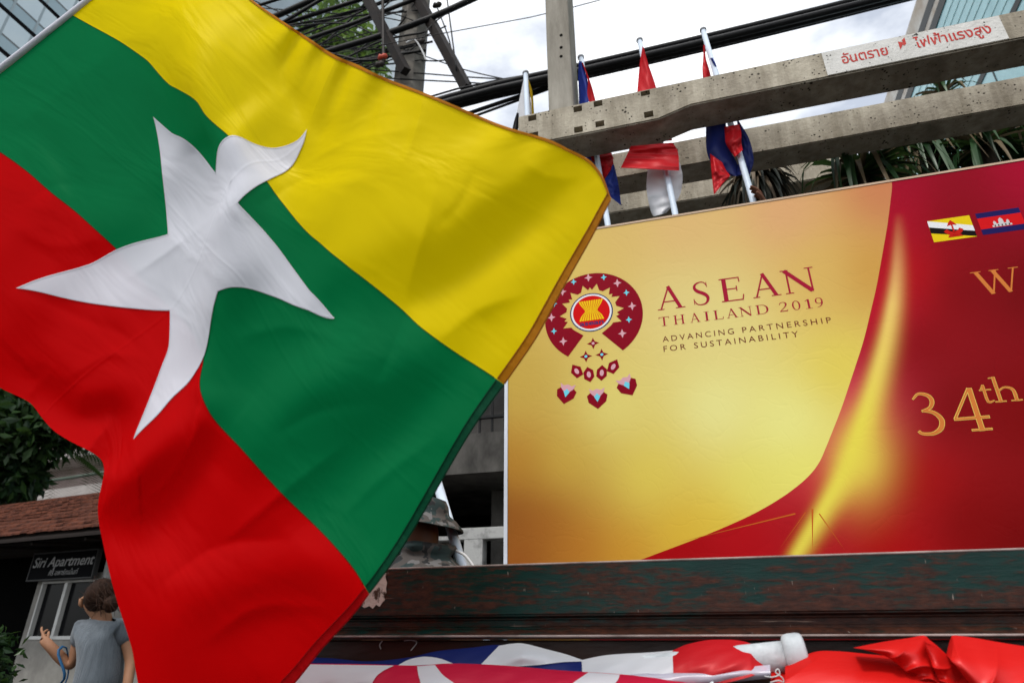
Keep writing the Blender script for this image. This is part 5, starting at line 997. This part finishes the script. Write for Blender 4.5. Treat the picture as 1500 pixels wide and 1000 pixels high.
def seated_man():
    q = 2.36; p = lambda x, y, dq=0: ST.at(x, y, q+dq)
    H = p(618, 778); base = np.array([H[0], H[1]+.1, .955]); t = thing('person', 'person in camouflage hat and neck cloth sitting in the truck bed', 'person', base); cm = camo_mat()
    nk = H+[.02, 0, -.15]; ch = H+[.03, .05, -.34]; pel = np.array([base[0]+.04, base[1]+.02, 1.05]); e = np.array([ST.e[0], ST.e[1], 0]); sl, sr = nk-e*.16+[0, 0, -.06], nk+e*.15+[0, 0, -.055]
    J = {'pel': (pel, (.15, .12)), 'chest': (ch, (.14, .10)), 'neck': (nk, .055), 'hb': (H+[0, 0, -.06], .07), 'head': (H+[0, 0, .02], .092), 'ht': (H+[0, 0, .08], .07), 'nose': (H+[-.10, -.04, -.02], .012), 'sl': (sl, .06), 'el': (sl+[-.08, -.05, -.2], .045), 'Lwrist': (sl+[.02, -.22, -.24], .03), 'sr': (sr, .06), 'er': (sr+[.09, -.03, -.2], .045), 'Rwrist': (sr+[-.02, -.2, -.24], .03)}
    E_ = [('pel', 'chest'), ('chest', 'neck'), ('neck', 'hb'), ('hb', 'head'), ('head', 'ht'), ('head', 'nose'), ('chest', 'sl'), ('sl', 'el'), ('el', 'Lwrist'), ('chest', 'sr'), ('sr', 'er'), ('er', 'Rwrist')]
    for s_, k in ((-1, 'l'), (1, 'r')):
        J['k'+k] = (pel+e*s_*.2+[0, -.36, .12], .07); J['a'+k] = (pel+e*s_*.12+[0, -.5, -.05], .045); E_ += [('pel', 'k'+k), ('k'+k, 'a'+k)]
    hand(J, E_, J['Lwrist'][0], 'L', (.5, -.7, -.3), (0, 0, 1), (.6, .3, -.3), (.4, .5, .5, .6)); hand(J, E_, J['Rwrist'][0], 'R', (-.5, -.7, -.3), (0, 0, 1), (-.6, .3, -.3), (.4, .5, .5, .6))
    skin('body', J, E_, skinD, t)
    skin('shirt', {'pel': (pel, (.19, .15)), 'chest': (ch, (.17, .125)), 'up': (nk+[0, .02, -.07], (.11, .09)), 'sl': (sl, .082), 'el': (J['el'][0]*.8+sl*.2, .065), 'sr': (sr, .082), 'er': (J['er'][0]*.8+sr*.2, .065)}, [('pel', 'chest'), ('chest', 'up'), ('up', 'sl'), ('sl', 'el'), ('up', 'sr'), ('sr', 'er')], surf('brown_shirt', (.05, .022, .014), (.035, .015, .01), 8, .8, .3, 20), t)
    def lathe(nm, prof, cx, mat, n_=40, wob=.0, tilt=0., par=None):
        V = []
        for k, (r, z) in enumerate(prof):
            for i in range(n_):
                a = i/n_*6.2832; rr = r*(1+wob*(math.sin(3*a+k*.7)+.6*math.sin(7*a+1.3*k))); d = np.array([math.cos(a)*rr, math.sin(a)*rr*1.1, z+wob*.12*math.sin(2*a+.6)+tilt*math.cos(a)*rr]); V.append(cx+d)
        return mk(nm, V, [(k*n_+i, k*n_+(i+1) % n_, (k+1)*n_+(i+1) % n_, (k+1)*n_+i) for k in range(len(prof)-1) for i in range(n_)], mat, par or t, True)
    # bucket hat: brim top and underside, crown
    lathe('hat', [(.150, -.024), (.147, -.020), (.120, .010), (.098, .026), (.096, .036), (.092, .062), (.082, .084), (.05, .094), (.001, .096)], H+[.008, 0, .036], cm, wob=.03, tilt=-.10)
    lathe('hat_underside', [(.149, -.027), (.120, .006), (.094, .022)], H+[.008, 0, .036], surf('hat_lining', (.012, .011, .011), None, 5, .9), wob=.03, tilt=-.10)
    lathe('neck_cloth', [(.080, -.045), (.104, -.055), (.112, -.068), (.100, -.085), (.096, -.095), (.118, -.115), (.145, -.135), (.175, -.16), (.19, -.195)], H+[.02, .01, -.0], cm, n_=72, wob=.055)
    b = B(); b.tube(resample([p(668, 806), p(680, 812), p(690, 824), p(697, 836)], 8), .006, 6); b.mk('collar_edge', surf('white_wire', (.6, .6, .6)), t, True)
seated_man()
def holder():
    hp = ST.at(1107, 291, 3.335); t0 = hp+ST.n*.22; base = np.array([t0[0]+.12, t0[1], 1.33]); t = thing('person', 'person hidden behind the banner gripping the tilted flag pole, fingers showing', 'person', base)
    e = np.array([ST.e[0], ST.e[1], 0.]); pel = base+[0, 0, .98]; nk = base+[0, 0, 1.52]; H = nk+[0, 0, .15]; sl, sr = nk-e*.18+[0, 0, -.03], nk+e*.19+[0, 0, -.07]
    wr = hp+e*.055+ST.n*.03-[0, 0, .075]; el = (sl+wr)/2+e*.05+ST.n*.06
    J = {'pel': (pel, (.15, .11)), 'chest': (base+[0, 0, 1.34], (.15, .11)), 'neck': (nk, .055), 'hb': (H+[0, 0, -.05], .07), 'head': (H+[0, 0, .03], .09), 'ht': (H+[0, 0, .09], .07), 'nose': (H-ST.n*.105, .012), 'sl': (sl, .065), 'el': (el, .042), 'Lwrist': (wr, .029), 'sr': (sr, .06), 'er': (sr+e*.08+[0, 0, -.28], .044), 'Rwrist': (sr+e*.04-ST.n*.12+[0, 0, -.5], .029)}
    E_ = [('pel', 'chest'), ('chest', 'neck'), ('neck', 'hb'), ('hb', 'head'), ('head', 'ht'), ('head', 'nose'), ('chest', 'sl'), ('sl', 'el'), ('el', 'Lwrist'), ('chest', 'sr'), ('sr', 'er'), ('er', 'Rwrist')]
    for s_, k in ((-1, 'l'), (1, 'r')):
        J['h'+k] = (pel+e*s_*.1+[0, 0, -.06], .09); J['k'+k] = (pel+e*s_*.11+[0, 0, -.5], .06); J['a'+k] = (pel+e*s_*.11+[0, 0, -.92], .042); J['t'+k] = (pel+e*s_*.12-ST.n*.13+[0, 0, -.945], .032); E_ += [('pel', 'h'+k), ('h'+k, 'k'+k), ('k'+k, 'a'+k), ('a'+k, 't'+k)]
    hand(J, E_, wr, 'L', np.array([0, 0, 1.])-e*.3-ST.n*.5, -e*.2-ST.n*1.+np.array([0, 0, .3]), -e*1.-ST.n*.3, (.55, .6, .6, .65), 1.05); hand(J, E_, J['Rwrist'][0], 'R', (0, 0, -1), -ST.n, -e, (.3, .35, .4, .45))
    skin('body', J, E_, surf('hand_skin', (.17, .07, .04), (.13, .055, .03), 9, .55), t)
    skin('shirt', {'pel': (pel, (.18, .14)), 'chest': (base+[0, 0, 1.34], (.18, .13)), 'up': (nk+[0, 0, -.08], (.11, .09)), 'sl': (sl, .085), 'el': (sl*.5+el*.5, .07), 'sr': (sr, .085), 'er': (sr+e*.05+[0, 0, -.16], .07)}, [('pel', 'chest'), ('chest', 'up'), ('up', 'sl'), ('sl', 'el'), ('up', 'sr'), ('sr', 'er')], surf('blue_work_shirt', (.05, .07, .12), None, 8, .8), t)
    TJ = {'p': (pel+[0, 0, -.02], (.17, .13))}; TE = []
    for s_, k in ((-1, 'l'), (1, 'r')):
        TJ['h'+k] = (pel+e*s_*.1+[0, 0, -.08], .11); TJ['k'+k] = (pel+e*s_*.11+[0, 0, -.5], .08); TJ['a'+k] = (pel+e*s_*.11+[0, 0, -.87], .07); TE += [('p', 'h'+k), ('h'+k, 'k'+k), ('k'+k, 'a'+k)]
    skin('trousers', TJ, TE, surf('dark_trousers', (.02, .02, .025)), t)
holder()
def trestle():                                              # what the hidden person stands on
    c = ST.at(1107, 291, 3.335)+ST.n*.22; u, q = float(c@ST.e)+.12, float(c@ST.n); wd = surf('trestle_wood', (.16, .10, .06), (.10, .06, .04), 6, .8, .3, 30)
    t = thing('wooden_trestle', 'wooden trestle behind the banner under the hidden person', 'trestle', ST.P(u, q, 0))
    for k in range(3): B().box(u-.45, u+.45, q-.27+k*.19, q-.10+k*.19, 1.28, 1.325, bev=.004).mk('plank', wd, t)
    for a_ in (-.4, .4):
        for c_ in (-.2, .2): B().box(u+a_-.03, u+a_+.03, q+c_-.03, q+c_+.03, 0, 1.279).mk('leg', wd, t)
        B().box(u+a_-.02, u+a_+.02, q-.169, q+.169, .5, .56).mk('crossbar', wd, t)
trestle()

# ------------------------------------------------------------------ the big flag
SC, SR = (.75, .52), .40
def sv(k):                                                  # star outline in flag units: 0 tip, 1 notch ... clockwise from the top
    a = math.pi*k/5; r = SR if k % 2 == 0 else SR*.382
    return np.array([SC[0]+r*math.sin(a), SC[1]-r*math.cos(a)])
LM = []
def edge(k0, k1, pts):
    for f, x, y in pts: p = sv(k0)*(1-f)+sv(k1)*f; LM.append((p[0], p[1], x, y))
edge(0, 9, [(0, 449, 190), (.12, 436, 206), (.30, 402, 217), (.56, 366, 208), (.77, 336, 199), (.88, 319, 214), (1, 316, 254)])
edge(0, 1, [(.15, 441, 217), (.32, 431, 239), (.55, 414, 254), (.77, 391, 265), (.88, 371, 276), (1, 347, 297)])
edge(8, 9, [(0, 225, 172), (.33, 254, 197), (.8, 301, 234)])
edge(8, 7, [(.46, 237, 250), (1, 246, 343)])
edge(7, 6, [(.19, 207, 353), (.36, 171, 365), (.52, 137, 385), (.65, 107, 394), (.86, 57, 408), (1, 23, 422)])
edge(6, 5, [(.26, 83, 434), (.62, 160, 448), (.87, 220, 454), (1, 249, 455)])
edge(5, 4, [(.2, 248, 492), (.3, 247, 510), (.43, 237, 534), (.67, 220, 580), (1, 195, 643)])
edge(4, 3, [(.22, 231, 608), (.36, 254, 580), (.5, 277, 560), (.64, 299, 523), (.75, 305, 497), (.92, 312, 450), (1, 319, 427)])
edge(3, 2, [(.1, 335, 421), (.3, 367, 423), (.56, 411, 438), (.8, 451, 453), (1, 491, 468)])
edge(2, 1, [(.25, 454, 427), (.45, 427, 390), (.72, 391, 343)])
DH, DF = 1.60, 1.10
def line(t_, pts, s_known=None):
    p = np.array(pts, float); d = np.r_[0, np.cumsum(np.linalg.norm(np.diff(p, axis=0), axis=1))]; f = d/d[-1]; s_ = f*DH/(DF+f*(DH-DF))*1.5
    for a, (x, y) in zip(s_, p): LM.append((a, t_, x, y))
line(1/3, [(105, 22), (177, 62), (217, 90), (257, 129), (288, 149), (300, 168)] + [])if False else None
for s_, x, y in ((0, 105, 22), (.22, 177, 62), (.36, 217, 90), (.50, 257, 129), (.60, 290, 150), (.625, 299, 168), (.90, 416, 300), (.99, 444, 334), (1.06, 468, 355), (1.13, 499, 381), (1.19, 528, 404), (1.29, 590, 454), (1.33, 612, 476), (1.415, 676, 522), (1.46, 708, 542), (1.5, 738, 563)): LM.append((s_, 1/3, x, y))
for s_, x, y in ((0, -93, 176), (.22, 0, 223), (.32, 43, 254), (.40, 77, 284), (.46, 107, 307), (.52, 137, 334), (.985, 292, 560), (1.0, 293, 572), (1.05, 309, 608), (1.13, 349, 652), (1.26, 415, 725), (1.37, 472, 780), (1.45, 520, 835), (1.5, 540, 869)): LM.append((s_, 2/3, x, y))
for s_, x, y in ((0, 270, -108), (.2, 320, -50), (.40, 370, 2), (.53, 410, 30), (.67, 460, 63), (.81, 520, 95), (.91, 567, 117), (1.02, 620, 137), (1.13, 680, 162), (1.21, 727, 182), (1.265, 760, 193), (1.34, 810, 208), (1.375, 832, 220), (1.42, 864, 236), (1.46, 884, 262), (1.5, 894, 293)): LM.append((s_, 0, x, y))
for s_, x, y in ((0, -285, 325), (.515, -65, 510), (.63, 0, 568), (.70, 44, 589), (.75, 60, 610), (.80, 80, 632), (.86, 112, 651), (.92, 148, 672), (.955, 153, 690), (1.0, 143, 736), (1.08, 151, 795), (1.2, 172, 882), (1.3, 194, 952), (1.37, 204, 1010), (1.44, 230, 1085), (1.5, 290, 1150)): LM.append((s_, 1, x, y))
for t_, x, y in ((.08, 868, 345), (.17, 820, 430), (.25, 785, 495), (.42, 690, 630), (.5, 640, 715), (.585, 590, 800), (.72, 512, 905), (.78, 470, 950), (.84, 435, 995)): LM.append((1.5, t_, x, y))
LM = np.array(LM, float)
def tps_fit(P_, Q_, lam):
    n = len(P_); d2 = ((P_[:, None]-P_[None])**2).sum(2); K = d2*np.log(d2+1e-12)*.5; K[np.arange(n), np.arange(n)] = lam
    A_ = np.c_[np.ones(n), P_]; M_ = np.block([[K, A_], [A_.T, np.zeros((3, 3))]]); return np.linalg.solve(M_, np.r_[Q_, np.zeros((3, Q_.shape[1]))])
TW = tps_fit(LM[:, :2], LM[:, 2:], 4e-4)
def tps(P_):
    d2 = ((P_[:, None]-LM[None, :, :2])**2).sum(2); return (d2*np.log(d2+1e-12)*.5)@TW[:-3]+np.c_[np.ones(len(P_)), P_]@TW[-3:]
def ridge(X, Y, pts, w_l, w_r, amp):
    """fold line through measured points; different widths on its two sides"""
    P_ = resample(np.array(pts, float), 260); d = np.sqrt((X[:, None]-P_[None, :, 0])**2+(Y[:, None]-P_[None, :, 1])**2); i = d.argmin(1); dm = d[np.arange(len(X)), i]; T = np.gradient(P_, axis=0)[i]; side = T[:, 0]*(Y-P_[i, 1])-T[:, 1]*(X-P_[i, 0]); t_ = i/259.
    w_ = np.where(side > 0, w_l, w_r); return amp*np.exp(-(dm/w_)**2)*np.sin(math.pi*np.clip(t_*.9+.05, 0, 1))**.5
CREASES = [(((0, 205), (70, 150), (167, 76)), 9, 14, -.006), (((178, 62), (205, 50), (250, 64)), 8, 10, -.005), (((592, 452), (612, 380), (642, 268)), 8, 14, -.006), (((552, 558), (572, 520), (594, 462)), 7, 12, .005),
 (((322, 800), (410, 726), (507, 650)), 8, 14, -.006), (((190, 408), (250, 366), (308, 322)), 5, 8, -.003), (((240, 340), (285, 378), (325, 415)), 5, 8, -.003), (((380, 300), (455, 260), (540, 245)), 8, 12, .005), (((430, 250), (520, 205), (600, 190)), 9, 16, -.005),
 (((640, 500), (700, 455), (770, 430)), 9, 16, -.006), (((700, 240), (672, 300), (640, 330)), 7, 13, .005), (((760, 230), (800, 260), (850, 262)), 7, 12, -.004), (((30, 300), (90, 270), (150, 282)), 8, 12, .004), (((340, 500), (420, 480), (500, 500)), 9, 14, -.005),
 (((400, 640), (470, 600), (560, 590)), 9, 15, .006), (((500, 760), (560, 700), (640, 640)), 8, 15, -.006), (((90, 560), (160, 520), (220, 530)), 8, 14, -.005), (((180, 760), (250, 700), (300, 610)), 10, 18, -.008), (((230, 860), (320, 800), (420, 790)), 9, 16, .006), (((300, 940), (380, 890), (480, 890)), 9, 16, -.006),
 (((470, 60), (462, 100), (440, 150)), 5, 9, -.006), (((520, 92), (508, 140), (492, 170)), 5, 9, -.006), (((568, 118), (556, 160), (548, 190)), 5, 9, -.005), (((620, 138), (612, 180), (590, 240)), 5, 9, -.005), (((430, 45), (420, 80), (405, 110)), 5, 9, .005), (((60, 440), (130, 470), (200, 500)), 8, 12, .004), (((10, 330), (80, 360), (150, 350)), 8, 14, -.004)]
def flag_surface(S, off=0.):
    S = np.asarray(S, float); out = []
    for c in np.array_split(S, max(1, len(S)//6000)):
        px = tps(c); X, Y = px[:, 0], px[:, 1]; s_, t_ = c[:, 0], c[:, 1]
        D = DH+(DF-DH)*(s_/1.5)
        free = np.clip(s_/.35, 0, 1)                        # the hoist is held straight by the pole
        D += -.03*np.sin(math.pi*s_/1.5)*np.cos(math.pi*(t_-.5))
        z = ridge(X, Y, [(262, -30), (285, 110), (300, 180), (322, 215), (328, 300), (322, 380), (312, 460), (296, 560)], 34, 60, -.045)
        z += ridge(X, Y, [(60, 560), (110, 610), (165, 608), (172, 650), (160, 700)], 40, 26, .03)
        z += ridge(X, Y, [(150, 680), (175, 700), (235, 660), (300, 600)], 40, 40, -.03)
        z += ridge(X, Y, [(150, 740), (210, 790), (270, 720), (330, 640)], 45, 60, .022)
        z += ridge(X, Y, [(560, 470), (640, 420), (720, 375), (840, 290)], 34, 44, .016)
        z += ridge(X, Y, [(520, 400), (600, 340), (700, 285), (800, 240)], 40, 44, -.012)
        z += ridge(X, Y, [(330, 690), (420, 600), (520, 540), (640, 520)], 60, 60, -.02)
        z += ridge(X, Y, [(430, 790), (520, 700), (620, 600), (700, 560)], 60, 60, .018)
        z += ridge(X, Y, [(260, 900), (340, 850), (430, 830), (520, 850)], 50, 50, -.02)
        z += ridge(X, Y, [(0, 190), (60, 200), (100, 250), (110, 290)], 18, 22, .010)
        z += ridge(X, Y, [(440, 60), (420, 120), (450, 170), (470, 190)], 18, 24, .016)
        z += ridge(X, Y, [(400, 150), (350, 200), (340, 250)], 20, 30, -.012)
        pl = np.exp(-(np.abs(t_)/.085)**1.5)                          # gathers along the sewn top edge
        z += pl*.009*np.sin(s_*46+3*np.sin(s_*9))*np.clip((s_-.4)*4, 0, 1)*np.clip((1.36-s_)*5, 0, 1)
        z += .011*smoothnoise(X/95, Y/95, 4, 3)+.006*smoothnoise((X*.8+Y*.6)/34, (Y*.8-X*.6)/90, 9, 2)+.004*smoothnoise((X*.6-Y*.8)/30, (Y*.6+X*.8)/110, 21, 2)
        for pts, wl_, wr_, am in CREASES:
            P_ = resample(np.array(pts, float), 70); dd = np.sqrt((X[:, None]-P_[None, :, 0])**2+(Y[:, None]-P_[None, :, 1])**2); i = dd.argmin(1); dm = dd[np.arange(len(X)), i]; T = np.gradient(P_, axis=0)[i]
            sd_ = T[:, 0]*(Y-P_[i, 1])-T[:, 1]*(X-P_[i, 0]); z += am*np.exp(-(np.sqrt(dm**2+2.2))/np.where(sd_ > 0, wl_, wr_))*np.sin(math.pi*np.clip(i/69., .02, .98))**.6
        d = D+z*free-off
        out.append(CAM+(FW[None]+RT[None]*((X-750)/FPX)[:, None]+UP[None]*((500-Y)/FPX)[:, None])*d[:, None])
    return np.vstack(out)
def big_flag():
    hA, hC = flag_surface([(0, 0)])[0], flag_surface([(0, 1)])[0]; ax = (hA-hC)/np.linalg.norm(hA-hC); foot = hC+ax*((0.0-hC[2])/ax[2])
    t = thing('large_flag', 'large waving yellow, green and red flag with a white star', 'flag', foot)
    b = B(); b.tube([foot, hC, hA, hA+ax*.12], .006, 14); b.mk('pole', surf('white_pole', (.62, .64, .70), None, 4, .4), t, True)
    b = B(); b.tube(resample([hC+ax*.02, (hA+hC)/2+[0, 0, .002], hA-ax*.02], 30), .0085, 14); b.mk('hoist_sleeve', cloth('sleeve_white', (.74, .74, .8), .2), t, True)
    yl = cloth('flag_yellow', (.86, .67, .001), .40, (.98, .78, .0), .012, .4, .3, 3.2, True); gr = cloth('flag_green', (.002, .17, .055), .38, (.0, .32, .09), .012, .4, .3, 3.2, True); rd = cloth('flag_red', (.60, .001, .002), .38, (.85, .0, .002), .012, .4, .3, 3.2, True); wh = cloth('flag_white', (.72, .72, .78), .14, None, .01, .4, .22, 3.2, True)
    def patch(nm, s0, s1, t0, t1, nx, ny, m_, off=0.):
        s_, tt = np.meshgrid(np.linspace(s0, s1, nx), np.linspace(t0, t1, ny)); S = np.c_[s_.ravel(), tt.ravel()]
        return mk(nm, flag_surface(S, off), grid(nx, ny), m_, t, True, uv=S)
    st = [patch('yellow_stripe', 0, 1.5, 0, 1/3, 270, 64, yl), patch('green_stripe', 0, 1.5, 1/3, 2/3, 270, 64, gr), patch('red_stripe', 0, 1.5, 2/3, 1, 270, 64, rd)]
    V, Fc = [], []; n = 44; c = np.array(SC)
    for k in range(10):
        a, b_ = sv(k), sv(k+1); o = len(V); idx = {}
        for i in range(n+1):
            for j in range(n+1-i): idx[i, j] = len(V); V.append(c+(a-c)*i/n+(b_-c)*j/n)
        for i in range(n):
            for j in range(n-i):
                Fc.append((idx[i, j], idx[i+1, j], idx[i, j+1]))
                if j < n-i-1: Fc.append((idx[i+1, j], idx[i+1, j+1], idx[i, j+1]))
    so = mk('star', flag_surface(V, .0025), Fc, wh, t, True, uv=V)
    o_ = [sv(k)*(1-f)+sv(k+1)*f for k in range(10) for f in np.linspace(0, 1, 24)[:-1]]; o_ = [c+(p-c)*.985 for p in o_]
    b = B(); b.tube(flag_surface(o_+[o_[0]], .0030), .0003, 4); b.mk('star_seam', cloth('seam_grey', (.62, .62, .67), .1), so, True)
    for k, (tt, cc) in enumerate(((1/3, (.10, .16, .01)), (2/3, (.10, .02, .005)))):
        b = B(); b.tube(flag_surface([(x_, tt) for x_ in np.linspace(.01, 1.48, 240)], .0008), .0007, 4); b.mk('seam', cloth('stripe_seam_%s' % ('upper', 'lower')[k], cc, .1), st[k], True)
    hy = cloth('hem_orange', (.44, .17, .003), .3, (.45, .15, .0), .03, .5, .15, 12, True); hg = cloth('hem_green', (.002, .07, .03), .3, (.0, .06, .02), .03, .5, .15, 12, True); hr = cloth('hem_red', (.45, .002, .004), .35, (.5, .0, .0), .03, .5, .15, 12, True); th = cloth('stitch_thread', (.28, .09, .01), .1); thg = cloth('stitch_green', (.001, .025, .012), .1); thr = cloth('stitch_red', (.25, .001, .002), .1)
    for k, (m_, sm) in enumerate(((hy, th), (hg, thg), (hr, thr))):
        h_ = patch('fly_hem', 1.485, 1.5015, k/3+.001, (k+1)/3-.001, 6, 90, m_, .0022)
        for s_ in (1.4862, 1.4995):
            b = B(); P_ = flag_surface([(s_, tt) for tt in np.linspace(k/3+.002, (k+1)/3-.002, 120)], .0032); b.tube(P_, .0007, 5); b.mk('stitch_line', sm, h_, True)
    h_ = patch('top_hem', .02, 1.5, -.002, .003, 320, 4, hy, .0022); b = B(); b.tube(flag_surface([(s_, .003) for s_ in np.linspace(.02, 1.49, 260)], .0032), .0005, 5); b.mk('stitch_line', th, h_, True)
    return t
big_flag()
